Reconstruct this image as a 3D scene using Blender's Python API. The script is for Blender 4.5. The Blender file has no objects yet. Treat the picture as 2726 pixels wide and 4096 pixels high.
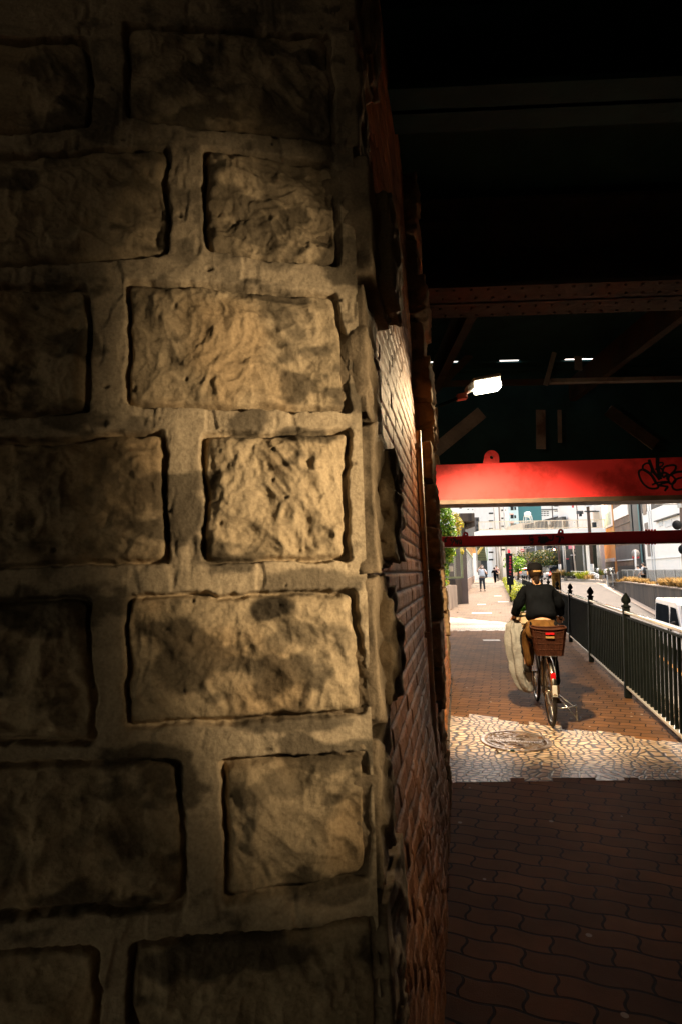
LAMP_W, FACE_W, EXPO, DOF = 23.0, 38.0, 2.6, True
import bpy, math, random
import numpy as np
from mathutils import Vector, Matrix
random.seed(7); RNG = np.random.RandomState(11)
SC = bpy.context.scene; COL = SC.collection
V = Vector
# ------------------------------------------------------------------ camera model (2726 x 4096 photo frame)
F_PX, CX, CY = 2200.0, 1363.0, 2048.0
YAW = math.atan(637/2200.0); PITCH = math.atan(247.7/2200.0); ROLL = 0.02
EYE = V((0, 0, 1.5))
FH = V((-math.sin(YAW), math.cos(YAW), 0)); RT = V((math.cos(YAW), math.sin(YAW), 0)); UP = V((0, 0, 1))
FW = (FH*math.cos(PITCH) + UP*math.sin(PITCH)).normalized()
U0 = RT.cross(FW).normalized()
R1 = RT*math.cos(ROLL) - U0*math.sin(ROLL); U1 = U0*math.cos(ROLL) + RT*math.sin(ROLL)
def ray(x, y): return FW + R1*((x-CX)/F_PX) + U1*((CY-y)/F_PX)
def gp(x, y, z=0.0):
    d = ray(x, y); return EYE + d*((z-EYE.z)/d.z)
def at(x, y, dep):
    d = ray(x, y); return EYE + d*(dep/d.dot(FH))
def proj(p):
    q = V(p)-EYE; w = q.dot(FW); return (CX + F_PX*q.dot(R1)/w, CY - F_PX*q.dot(U1)/w)
def zat(x, y, dep): return at(x, y, dep).z
def yhor(x): return 2295.7 - 0.02*(x-CX)
# ------------------------------------------------------------------ object helpers
def tag(o, label=None, cat=None, group=None, kind=None):
    if label: o['label'] = label
    if cat: o['category'] = cat
    if group: o['group'] = group
    if kind: o['kind'] = kind
    return o
def empty(name, loc, label, cat, group=None, rz=0.0):
    o = bpy.data.objects.new(name, None); COL.objects.link(o); o.empty_display_size = .2
    o.location = V(loc); o.rotation_euler = (0, 0, rz); tag(o, label, cat, group)
    return o
def wmat(o):
    m = Matrix.LocRotScale(o.location, o.rotation_euler, o.scale)
    return (wmat(o.parent) @ o.matrix_parent_inverse @ m) if o.parent else m
def link(me, name, parent=None, world=True):
    o = bpy.data.objects.new(name, me); COL.objects.link(o)
    if parent is not None:
        o.parent = parent
        if world: o.matrix_parent_inverse = wmat(parent).inverted()
    return o
def copy_tree(o, parent=None):
    c = o.copy(); COL.objects.link(c)
    if parent is not None: c.parent = parent
    for ch in list(o.children): copy_tree(ch, c)
    return c
class MB:
    def __init__(s): s.v = []; s.f = []; s.sm = []
    def add(s, vs, fs, smooth=False):
        n = len(s.v); s.v += [tuple(p) for p in vs]; s.f += [tuple(i+n for i in f) for f in fs]; s.sm += [smooth]*len(fs)
        return s
    def hexa(s, p):    # 8 points: bottom 4 ccw, top 4 ccw
        return s.add(p, [(3,2,1,0),(4,5,6,7),(0,1,5,4),(1,2,6,5),(2,3,7,6),(3,0,4,7)])
    def box(s, c, size, rz=0.0, ax=None):
        c = V(c); h = [k/2 for k in size]
        if ax is None: ax = (V((math.cos(rz), math.sin(rz), 0)), V((-math.sin(rz), math.cos(rz), 0)), UP)
        g = lambda a,b,d: c + ax[0]*(a*h[0]) + ax[1]*(b*h[1]) + ax[2]*(d*h[2])
        return s.hexa([g(-1,-1,-1),g(1,-1,-1),g(1,1,-1),g(-1,1,-1),g(-1,-1,1),g(1,-1,1),g(1,1,1),g(-1,1,1)])
    def bar(s, a, b, w, h=None, up=UP):
        a = V(a); b = V(b); d = (b-a); L = d.length; d.normalize(); h = h or w
        x = d.cross(up)
        if x.length < 1e-4: x = d.cross(V((1,0,0)))
        x.normalize(); z = x.cross(d).normalized()
        return s.box((a+b)/2, (L, w, h), ax=(d, x, z))
    def tube(s, pts, r, n=10, caps=True):
        pts = [V(p) for p in pts]; rs = r if isinstance(r, (list, tuple)) else [r]*len(pts)
        vs = []; fs = []; m = len(pts); px = None
        for i, p in enumerate(pts):
            t = (pts[min(i+1, m-1)]-pts[max(i-1, 0)]).normalized()
            if px is None:
                px = t.cross(V((0,0,1)));
                if px.length < 1e-3: px = t.cross(V((1,0,0)))
            px = (px - t*px.dot(t)).normalized(); py = t.cross(px)
            for k in range(n):
                a = 2*math.pi*k/n; vs.append(p + (px*math.cos(a)+py*math.sin(a))*rs[i])
        for i in range(m-1):
            for k in range(n):
                k2 = (k+1) % n; fs.append((i*n+k, i*n+k2, (i+1)*n+k2, (i+1)*n+k))
        if caps: fs.append(tuple(range(n-1, -1, -1))); fs.append(tuple((m-1)*n+k for k in range(n)))
        return s.add(vs, fs, True)
    def lathe(s, base, prof, n=16, axis=UP):
        base = V(base); axis = V(axis).normalized(); x = axis.cross(V((0,1,0)))
        if x.length < 1e-3: x = axis.cross(V((1,0,0)))
        x.normalize(); y = axis.cross(x); vs = []; fs = []
        for (r, h) in prof:
            for k in range(n):
                a = 2*math.pi*k/n; vs.append(base + axis*h + (x*math.cos(a)+y*math.sin(a))*r)
        for i in range(len(prof)-1):
            for k in range(n):
                k2 = (k+1) % n; fs.append((i*n+k, i*n+k2, (i+1)*n+k2, (i+1)*n+k))
        fs.append(tuple(range(n-1, -1, -1))); fs.append(tuple((len(prof)-1)*n+k for k in range(n)))
        return s.add(vs, fs, True)
    def prism(s, poly, z0, z1):      # poly: list of xy (ccw)
        n = len(poly); vs = [V((p[0], p[1], z0)) for p in poly] + [V((p[0], p[1], z1 if not callable(z1) else z1(p))) for p in poly]
        fs = [tuple(range(n-1, -1, -1)), tuple(range(n, 2*n))] + [(i, (i+1) % n, n+(i+1) % n, n+i) for i in range(n)]
        return s.add(vs, fs)
    def ball(s, c, r, n=12, m=8):
        c = V(c); r = V(r) if not isinstance(r, (int, float)) else V((r, r, r)); vs = []; fs = []
        for i in range(m+1):
            ph = math.pi*i/m
            for k in range(n):
                a = 2*math.pi*k/n; vs.append(c + V((math.sin(ph)*math.cos(a)*r.x, math.sin(ph)*math.sin(a)*r.y, math.cos(ph)*r.z)))
        for i in range(m):
            for k in range(n):
                k2 = (k+1) % n; fs.append((i*n+k, (i+1)*n+k, (i+1)*n+k2, i*n+k2))
        return s.add(vs, fs, True)
    def build(s, name, mat, parent=None, bevel=0, world=True):
        me = bpy.data.meshes.new(name); me.from_pydata(s.v, [], s.f); me.materials.append(mat)
        me.polygons.foreach_set('use_smooth', s.sm); me.update()
        o = link(me, name, parent, world)
        if bevel:
            b = o.modifiers.new('b', 'BEVEL'); b.width = bevel; b.segments = 2; b.limit_method = 'ANGLE'
        return o
def grid_mesh(name, P, mat, parent=None, colors=None, smooth=True, flip=False):
    """P: (n,m,3) array"""
    n, m = P.shape[:2]; me = bpy.data.meshes.new(name)
    me.vertices.add(n*m); me.vertices.foreach_set('co', P.reshape(-1).astype(np.float32))
    i, j = np.meshgrid(np.arange(n-1), np.arange(m-1), indexing='ij'); a = (i*m+j).ravel()
    q = np.stack([a, a+m, a+m+1, a+1], 1) if not flip else np.stack([a, a+1, a+m+1, a+m], 1)
    nf = len(q); me.loops.add(nf*4); me.polygons.add(nf)
    me.loops.foreach_set('vertex_index', q.ravel().astype(np.int32))
    me.polygons.foreach_set('loop_start', (np.arange(nf)*4).astype(np.int32))
    me.polygons.foreach_set('use_smooth', np.full(nf, smooth))
    me.update(calc_edges=True); me.validate()
    if colors is not None:
        at_ = me.color_attributes.new('Col', 'FLOAT_COLOR', 'POINT')
        c4 = np.concatenate([colors.reshape(-1, 3), np.ones((n*m, 1))], 1)
        at_.data.foreach_set('color', c4.ravel().astype(np.float32))
    me.materials.append(mat)
    return link(me, name, parent)
# ------------------------------------------------------------------ noise
_L = RNG.rand(16, 256, 256)
def vn(x, y, k=0):
    x = np.asarray(x, float)+37.3*k; y = np.asarray(y, float)-19.1*k
    xi = np.floor(x).astype(int); yi = np.floor(y).astype(int); fx = x-xi; fy = y-yi
    fx = fx*fx*(3-2*fx); fy = fy*fy*(3-2*fy); L = _L[k % 16]
    g = lambda a, b: L[a & 255, b & 255]
    return (g(xi, yi)*(1-fx)+g(xi+1, yi)*fx)*(1-fy) + (g(xi, yi+1)*(1-fx)+g(xi+1, yi+1)*fx)*fy
def fbm(x, y, o=4, k=0, ridge=False):
    s = 0; a = .5; n = 0
    for i in range(o):
        t = vn(x*2**i, y*2**i, k+i)
        if ridge: t = 1-abs(2*t-1)
        s = s+a*t; n += a; a *= .5
    return s/n
def sst(a, b, x):
    t = np.clip((x-a)/(b-a), 0, 1); return t*t*(3-2*t)
# ------------------------------------------------------------------ materials
def new_mat(name):
    m = bpy.data.materials.new(name); m.use_nodes = True; nt = m.node_tree; b = nt.nodes['Principled BSDF']
    return m, nt, b
def N(nt, t, **kw):
    n = nt.nodes.new(t)
    for k, v in kw.items():
        if k.startswith('i_'): n.inputs[k[2:].replace('_', ' ')].default_value = v
        else: setattr(n, k, v)
    return n
def c4(c): return (c[0], c[1], c[2], 1)
def mat(name, col, rough=.6, metal=0.0, var=.25, scale=3.0, bump=.15, bscale=None, spec=None, dirt=None, dscale=.8, em=None, emc=None, coat=0, streak=False):
    m, nt, b = new_mat(name)
    tc = N(nt, 'ShaderNodeTexCoord'); mp = N(nt, 'ShaderNodeMapping')
    geo = N(nt, 'ShaderNodeNewGeometry'); nt.links.new(geo.outputs['Position'], mp.inputs[0])
    if streak: mp.inputs['Scale'].default_value = (1, 1, .12)
    ns = N(nt, 'ShaderNodeTexNoise', i_Scale=scale, i_Detail=6.0, i_Roughness=.6); nt.links.new(mp.outputs[0], ns.inputs['Vector'])
    mx = N(nt, 'ShaderNodeMix', data_type='RGBA'); mx.inputs[6].default_value = c4([k*(1-var) for k in col]); mx.inputs[7].default_value = c4([min(1, k*(1+var)) for k in col])
    rp = N(nt, 'ShaderNodeMapRange'); rp.inputs[1].default_value = .3; rp.inputs[2].default_value = .7
    nt.links.new(ns.outputs['Fac'], rp.inputs[0]); nt.links.new(rp.outputs[0], mx.inputs[0]); out = mx.outputs[2]
    if dirt:
        n2 = N(nt, 'ShaderNodeTexNoise', i_Scale=dscale, i_Detail=8.0, i_Roughness=.65); nt.links.new(mp.outputs[0], n2.inputs['Vector'])
        r2 = N(nt, 'ShaderNodeMapRange'); r2.inputs[1].default_value = .48; r2.inputs[2].default_value = .64; nt.links.new(n2.outputs['Fac'], r2.inputs[0])
        m2 = N(nt, 'ShaderNodeMix', data_type='RGBA'); nt.links.new(r2.outputs[0], m2.inputs[0]); nt.links.new(out, m2.inputs[6]); m2.inputs[7].default_value = c4(dirt); out = m2.outputs[2]
    nt.links.new(out, b.inputs['Base Color'])
    b.inputs['Roughness'].default_value = rough; b.inputs['Metallic'].default_value = metal
    if spec is not None: b.inputs['Specular IOR Level'].default_value = spec
    if coat: b.inputs['Coat Weight'].default_value = coat
    if bump:
        bn = N(nt, 'ShaderNodeTexNoise', i_Scale=bscale or scale*6, i_Detail=5.0); nt.links.new(geo.outputs['Position'], bn.inputs['Vector'])
        bp = N(nt, 'ShaderNodeBump', i_Strength=bump, i_Distance=.02); nt.links.new(bn.outputs['Fac'], bp.inputs['Height']); nt.links.new(bp.outputs[0], b.inputs['Normal'])
    if em: b.inputs['Emission Color'].default_value = c4(emc or col); b.inputs['Emission Strength'].default_value = em
    return m
def mat_vcol(name, rough=.8, bump=.4, bscale=120, spec=.3, bdist=.004, rvar=None):
    m, nt, b = new_mat(name)
    a = N(nt, 'ShaderNodeVertexColor', layer_name='Col'); geo = N(nt, 'ShaderNodeNewGeometry')
    ns = N(nt, 'ShaderNodeTexNoise', i_Scale=bscale, i_Detail=6.0, i_Roughness=.65); nt.links.new(geo.outputs['Position'], ns.inputs['Vector'])
    mx = N(nt, 'ShaderNodeMix', data_type='RGBA', blend_type='MULTIPLY'); mx.inputs[0].default_value = .55
    cr = N(nt, 'ShaderNodeValToRGB'); cr.color_ramp.elements[0].position = .3; cr.color_ramp.elements[0].color = (.45,.4,.33,1); cr.color_ramp.elements[1].position = .65; cr.color_ramp.elements[1].color = (1.15,1.1,1.05,1)
    nt.links.new(ns.outputs['Fac'], cr.inputs[0]); nt.links.new(a.outputs['Color'], mx.inputs[6]); nt.links.new(cr.outputs[0], mx.inputs[7]); nt.links.new(mx.outputs[2], b.inputs['Base Color'])
    b.inputs['Roughness'].default_value = rough; b.inputs['Specular IOR Level'].default_value = spec
    bp = N(nt, 'ShaderNodeBump', i_Strength=bump, i_Distance=bdist); nt.links.new(ns.outputs['Fac'], bp.inputs['Height']); nt.links.new(bp.outputs[0], b.inputs['Normal'])
    return m
def mat_leaf(name, c1, c2, c3=None):
    m, nt, b = new_mat(name); geo = N(nt, 'ShaderNodeNewGeometry')
    cr = N(nt, 'ShaderNodeValToRGB'); e = cr.color_ramp.elements; e[0].color = c4(c1); e[1].color = c4(c2)
    if c3: k = e.new(.8); k.color = c4(c2); e[2].color = c4(c3)
    nt.links.new(geo.outputs['Random Per Island'], cr.inputs[0]); nt.links.new(cr.outputs[0], b.inputs['Base Color'])
    b.inputs['Roughness'].default_value = .5
    tr = N(nt, 'ShaderNodeBsdfTranslucent'); nt.links.new(cr.outputs[0], tr.inputs['Color'])
    ms = N(nt, 'ShaderNodeMixShader'); ms.inputs[0].default_value = .5; out = nt.nodes['Material Output']
    nt.links.new(b.outputs[0], ms.inputs[1]); nt.links.new(tr.outputs[0], ms.inputs[2]); nt.links.new(ms.outputs[0], out.inputs['Surface'])
    return m
def mat_pavers(name, ca, cb, joint, spec_spots=True):
    """wavy interlocking paving bricks, laid in half-offset rows"""
    m, nt, b = new_mat(name); L = nt.links.new
    geo = N(nt, 'ShaderNodeNewGeometry'); sx = N(nt, 'ShaderNodeSeparateXYZ'); L(geo.outputs['Position'], sx.inputs[0])
    def M(op, a, c=None, d=None):
        n = N(nt, 'ShaderNodeMath', operation=op)
        for i, q in enumerate((a, c, d)):
            if q is None: continue
            if isinstance(q, (int, float)): n.inputs[i].default_value = q
            else: L(q, n.inputs[i])
        return n.outputs[0]
    v0 = M('ADD', sx.outputs['Y'], M('MULTIPLY', sx.outputs['X'], .066)); u0 = sx.outputs['X']
    P = .225
    w1 = M('MULTIPLY', M('SINE', M('MULTIPLY', u0, 2*math.pi/P)), .0068)
    w2 = M('MULTIPLY', M('SINE', M('MULTIPLY', v0, 2*math.pi/(P/2))), .009)
    cb_ = N(nt, 'ShaderNodeCombineXYZ'); L(M('ADD', u0, w2), cb_.inputs[0]); L(M('ADD', v0, w1), cb_.inputs[1])
    br = N(nt, 'ShaderNodeTexBrick'); br.offset = .5; br.inputs['Color1'].default_value = c4(ca); br.inputs['Color2'].default_value = c4(cb)
    br.inputs['Mortar'].default_value = c4(joint); br.inputs['Scale'].default_value = 1.0; br.inputs['Mortar Size'].default_value = .0062
    br.inputs['Mortar Smooth'].default_value = .25; br.inputs['Brick Width'].default_value = P; br.inputs['Row Height'].default_value = P/2
    L(cb_.outputs[0], br.inputs['Vector'])
    ns = N(nt, 'ShaderNodeTexNoise', i_Scale=1.6, i_Detail=8.0, i_Roughness=.65); L(geo.outputs['Position'], ns.inputs['Vector'])
    cr = N(nt, 'ShaderNodeValToRGB'); cr.color_ramp.elements[0].position = .35; cr.color_ramp.elements[0].color = (.5,.5,.5,1); cr.color_ramp.elements[1].position = .7; cr.color_ramp.elements[1].color = (1.15,1.12,1.05,1)
    L(ns.outputs['Fac'], cr.inputs[0]); mx = N(nt, 'ShaderNodeMix', data_type='RGBA', blend_type='MULTIPLY'); mx.inputs[0].default_value = .8
    L(br.outputs['Color'], mx.inputs[6]); L(cr.outputs[0], mx.inputs[7]); col = mx.outputs[2]
    # worn chips and gum spots
    vo = N(nt, 'ShaderNodeTexVoronoi', i_Scale=4.2); L(geo.outputs['Position'], vo.inputs['Vector'])
    sp = M('LESS_THAN', vo.outputs['Distance'], .055)
    m2 = N(nt, 'ShaderNodeMix', data_type='RGBA'); L(sp, m2.inputs[0]); L(col, m2.inputs[6]); m2.inputs[7].default_value = (.42,.36,.28,1)
    L(m2.outputs[2], b.inputs['Base Color'])
    fn = N(nt, 'ShaderNodeTexNoise', i_Scale=160, i_Detail=4.0); L(geo.outputs['Position'], fn.inputs['Vector'])
    tl = N(nt, 'ShaderNodeTexNoise', i_Scale=7.0, i_Detail=2.0); L(geo.outputs['Position'], tl.inputs['Vector'])
    h = M('ADD', M('MULTIPLY', br.outputs['Fac'], -1.0), M('ADD', M('MULTIPLY', fn.outputs['Fac'], .35), M('MULTIPLY', tl.outputs['Fac'], 1.2)))
    bp = N(nt, 'ShaderNodeBump', i_Strength=.7, i_Distance=.006); L(h, bp.inputs['Height']); L(bp.outputs[0], b.inputs['Normal'])
    b.inputs['Roughness'].default_value = .7; b.inputs['Specular IOR Level'].default_value = .08
    return m
def mat_cobble(name):
    m, nt, b = new_mat(name); L = nt.links.new
    geo = N(nt, 'ShaderNodeNewGeometry'); mp = N(nt, 'ShaderNodeMapping'); mp.inputs['Scale'].default_value = (1, 1.12, 0)
    n0 = N(nt, 'ShaderNodeTexNoise', i_Scale=2.2, i_Detail=1.0); L(geo.outputs['Position'], n0.inputs['Vector'])
    va = N(nt, 'ShaderNodeVectorMath', operation='SCALE'); va.inputs['Scale'].default_value = .35; L(n0.outputs['Color'], va.inputs[0])
    vb = N(nt, 'ShaderNodeVectorMath', operation='ADD'); L(geo.outputs['Position'], vb.inputs[0]); L(va.outputs[0], vb.inputs[1]); L(vb.outputs[0], mp.inputs[0])
    ve = N(nt, 'ShaderNodeTexVoronoi', voronoi_dimensions='2D', feature='DISTANCE_TO_EDGE', i_Scale=15.5, i_Randomness=.62); vc = N(nt, 'ShaderNodeTexVoronoi', voronoi_dimensions='2D', feature='F1', i_Scale=15.5, i_Randomness=.62)
    L(mp.outputs[0], ve.inputs['Vector']); L(mp.outputs[0], vc.inputs['Vector'])
    r = N(nt, 'ShaderNodeMapRange'); r.inputs[1].default_value = .08; r.inputs[2].default_value = .20; L(ve.outputs['Distance'], r.inputs[0])
    sc = N(nt, 'ShaderNodeSeparateColor'); L(vc.outputs['Color'], sc.inputs[0])
    cr = N(nt, 'ShaderNodeValToRGB'); e = cr.color_ramp.elements; e[0].color = (.50,.34,.21,1); e[1].color = (.85,.68,.48,1); k = e.new(.5); k.color = (.74,.55,.38,1); L(sc.outputs[0], cr.inputs[0])
    mx = N(nt, 'ShaderNodeMix', data_type='RGBA'); mx.inputs[6].default_value = (.03,.024,.018,1); L(cr.outputs[0], mx.inputs[7]); L(r.outputs[0], mx.inputs[0])
    fn = N(nt, 'ShaderNodeTexNoise', i_Scale=60, i_Detail=5.0); L(geo.outputs['Position'], fn.inputs['Vector'])
    m3 = N(nt, 'ShaderNodeMix', data_type='RGBA', blend_type='MULTIPLY'); m3.inputs[0].default_value = .3; L(mx.outputs[2], m3.inputs[6]); L(fn.outputs['Color'], m3.inputs[7])
    L(m3.outputs[2], b.inputs['Base Color'])
    hh = N(nt, 'ShaderNodeMath', operation='MULTIPLY_ADD'); hh.inputs[1].default_value = .12; L(fn.outputs['Fac'], hh.inputs[0]); L(r.outputs[0], hh.inputs[2])
    bp = N(nt, 'ShaderNodeBump', i_Strength=.8, i_Distance=.008); L(hh.outputs[0], bp.inputs['Height']); L(bp.outputs[0], b.inputs['Normal'])
    b.inputs['Roughness'].default_value = .38; b.inputs['Specular IOR Level'].default_value = .6
    return m
# ================================================================== SETTING
M_PAVE = mat_pavers('brown pavers', (.25,.122,.052), (.155,.08,.037), (.022,.014,.009))
M_PAVE2 = mat_pavers('cream pavers', (.17,.132,.10), (.13,.10,.076), (.05,.04,.03))
M_COB = mat_cobble('cream setts')
M_ASPH = mat('asphalt', (.05,.046,.042), .85, var=.18, scale=2.5, bump=.4, bscale=90, dirt=(.037,.034,.031), dscale=.5)
M_SOIL = mat('ground cover', (.17,.15,.12), .95, var=.3, bump=.3)
M_CONC = mat('old concrete', (.15,.115,.085), .9, var=.3, scale=2, bump=.35, bscale=30, dirt=(.06,.042,.03), dscale=1.3, streak=True)
M_DCONC = mat('mossy dark concrete', (.042,.032,.024), .92, var=.5, scale=2.2, bump=.4, bscale=22, dirt=(.085,.062,.042), dscale=1.5, streak=True)
M_KERB = mat('kerb concrete', (.36,.3,.24), .8, var=.2, scale=6, bump=.25)
M_YEL = mat('yellow road paint', (.75,.34,.05), .6, var=.15, scale=9)
M_WHT = mat('white road paint', (.78,.76,.72), .6, var=.1, scale=9)

def road_z(Y, X=5):
    d = Y*math.cos(YAW) - X*math.sin(YAW); z = -.075*(46-d)
    return max(-2.35, min(.3, z))
# one big ground sheet: outer land, dips below road
def sheet(name, xs, ys, zf, m, kind='structure'):
    P = np.zeros((len(xs), len(ys), 3))
    for i, x in enumerate(xs):
        for j, y in enumerate(ys): P[i, j] = (x, y, zf(x, y))
    o = grid_mesh(name, P, m); tag(o, kind=kind); return o
def ground_z(x, y):
    if 1.62 < x < 12.9 and y < 52: return min(road_z(y, 5)-.05, -.06)
    return -.03 if y < 52 else .24
gx = [-400,-120,-40,-12,-4,1.6,1.64,4,8,12.88,12.92,14,20,40,120,400]
gy = [-60,-30,-14,0,5,10,14,20,24,28,32,36,40,44,48,51.9,52.1,60,80,120,200,400,700]
sheet('ground', gx, gy, ground_z, M_SOIL)
ry = [-14+2*i for i in range(36)] + [60,70,85,110,150]
sheet('road', [1.66,3,4.5,6,7.3,8.28], ry, lambda x, y: road_z(y, 5), M_ASPH)
cl = MB()
for xa, w in ((5.55, .13), (2.2, .1), (8.0, .1)):
    pass
yl = sheet('road_centre_line', [5.48,5.62], ry[:20], lambda x, y: road_z(y, 5)+.006, M_YEL)
wl = sheet('road_edge_line', [2.25,2.37], ry, lambda x, y: road_z(y, 5)+.006, M_WHT)
# pavement (footway)
def line_x(p, q, y): return p.x + (q.x-p.x)*(y-p.y)/(q.y-p.y)
XL = -1.9; XR = 1.5
def pave_z(x, y): return 0.0
sheet('pavement', [XL, -1, 0, 1, XR], [-14, 0, 4, 8, 12, 16.6], pave_z, M_PAVE)
def far_left(y): return -2.6
sheet('pavement', [-4.5,-3,-2,-1,0,1,XR], [16.6,20,30,45,60,80,110], pave_z, M_PAVE2)
# kerb and side wall that hold the footway above the road
kb = MB().box((1.58, 40, -1.35), (.16, 108, 2.84)); o = kb.build('kerb', M_KERB, bevel=.01); tag(o, kind='structure')
# cobbled strips, each a thin sheet over the pavers with a stepped edge of whole setts
def cobble_strip(lo, hi, nm, zz=.004, step=.1):
    a0, a1 = V(lo[0]), V(lo[1]); b0, b1 = V(hi[0]), V(hi[1]); n = max(2, int((a1-a0).length/step)); vs = []; fs = []
    n2 = max(2, int((b1-b0).length/.3))
    rows = 24
    for i in range(n+1):
        t = i/n; lo_ = a0.lerp(a1, t); hi_ = b0.lerp(b1, t)
        for j in range(rows+1):
            vs.append(lo_.lerp(hi_, j/rows) + V((0, 0, zz)))
    for i in range(n):
        jl = random.choice([0, 0, 1]); jh = rows - (int(i/3) % 2) - random.choice([0, 0, 1])
        for j in range(jl, jh): fs.append((i*(rows+1)+j, (i+1)*(rows+1)+j, (i+1)*(rows+1)+j+1, i*(rows+1)+j+1))
    me = bpy.data.meshes.new(nm); me.from_pydata(vs, [], fs); me.materials.append(M_COB); o = link(me, nm); tag(o, kind='structure'); return o
def clampx(p, q, xa, xb):
    d = (q-p); f = lambda x: p + d*((x-p.x)/d.x); return f(xa), f(xb)
lo = clampx(gp(1800, 3133), gp(2700, 3122), -1.0, 1.44); hi = clampx(gp(1790, 2846), gp(2577, 2950), -1.0, 1.44)
cobble_strip(lo, hi, 'cobblestone_strip')
lo = clampx(gp(1800, 2526), gp(2020, 2524), -2.2, 1.44); hi = clampx(gp(1800, 2468), gp(2020, 2490), -2.2, 1.44)
cobble_strip(lo, hi, 'cobblestone_strip')
# ================================================================== ABUTMENT 1
C0 = at(1465, 2294, 1.117)                        # corner of the pier at eye height
dv = ray(1829.5, yhor(1829.5)); DW = V((dv.x, dv.y, 0)).normalized(); NW = V((DW.y, -DW.x, 0))
BS, BF = .02, .075
A = (RT*.985 + FH*.172).normalized(); NF = V((A.y, -A.x, 0))      # pier face: right-pointing, normal towards camera
if NF.dot(V((0, 0, 0))-C0) < 0: NF = -NF
def wall_pt(a, o, h):  # along the wall from the corner, outwards, height
    return V((C0.x, C0.y, 0)) + DW*(a + (h-1.5)*BF*.9) + NW*(o - (h-1.5)*BS) + UP*h
# corner line direction: both batters
T_up = UP - NF*BF                                  # lies in the pier face
s_ = -(BS + T_up.dot(NW))/A.dot(NW)                # slide along A so the line also lies in the side plane
K_up = T_up + A*s_
def corner_pt(h): return C0 + K_up*(h-1.5)
def face_pt(s, h): return corner_pt(h) + A*s       # s<0 to the left
def face_uv(x, y):
    """intersect a pixel ray with the pier face -> (s, h)"""
    d = ray(x, y); n = A.cross(K_up).normalized(); t = (C0-EYE).dot(n)/d.dot(n); p = EYE + d*t
    h = p.z - 0; q = p - corner_pt(h); return q.dot(A), h
def corner_h(y):
    lo_, hi_ = -1.0, 6.0
    for _ in range(50):
        m_ = (lo_+hi_)/2
        if proj(corner_pt(m_))[1] > y: lo_ = m_
        else: hi_ = m_
    return lo_
M_FACE = mat_vcol('weathered granite', .85, .55, 150, .25, .004)
M_BRK = mat_vcol('sooty brick', .62, .8, 90, .35, .005)
stones = [  # pixel quads tl,tr,br,bl in the photo
 [(-260,170),(355,150),(355,500),(-260,560)], [(510,95),(1318,140),(1342,572),(506,462)],
 [(-420,640),(668,588),(672,1010),(-420,1090)], [(822,590),(1336,655),(1352,1058),(826,995)],
 [(-420,1150),(352,1135),(354,1648),(-420,1668)], [(506,1122),(1342,1166),(1398,1640),(504,1608)],
 [(-300,1782),(650,1728),(660,2240),(-300,2290)], [(820,1736),(1386,1728),(1396,2228),(822,2250)],
 [(-320,2400),(362,2386),(366,2972),(-320,2960)], [(500,2382),(1420,2368),(1452,2850),(512,2912)],
 [(-360,3070),(716,3046),(738,3625),(-360,3690)], [(886,3062),(1456,3004),(1482,3512),(904,3612)],
 [(-300,3830),(385,3795),(390,4400),(-300,4440)], [(528,3790),(1492,3690),(1526,4330),(534,4420)],
]
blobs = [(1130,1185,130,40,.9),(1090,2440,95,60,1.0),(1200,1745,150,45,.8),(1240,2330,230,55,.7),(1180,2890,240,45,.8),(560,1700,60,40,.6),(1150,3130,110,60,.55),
         (540,860,70,60,.6),(1340,3560,150,60,.7),(900,3830,320,70,.8),(300,1200,260,200,.25),(360,2480,160,150,.3),(560,1950,50,110,.5),(1010,3180,90,50,.5)]
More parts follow.
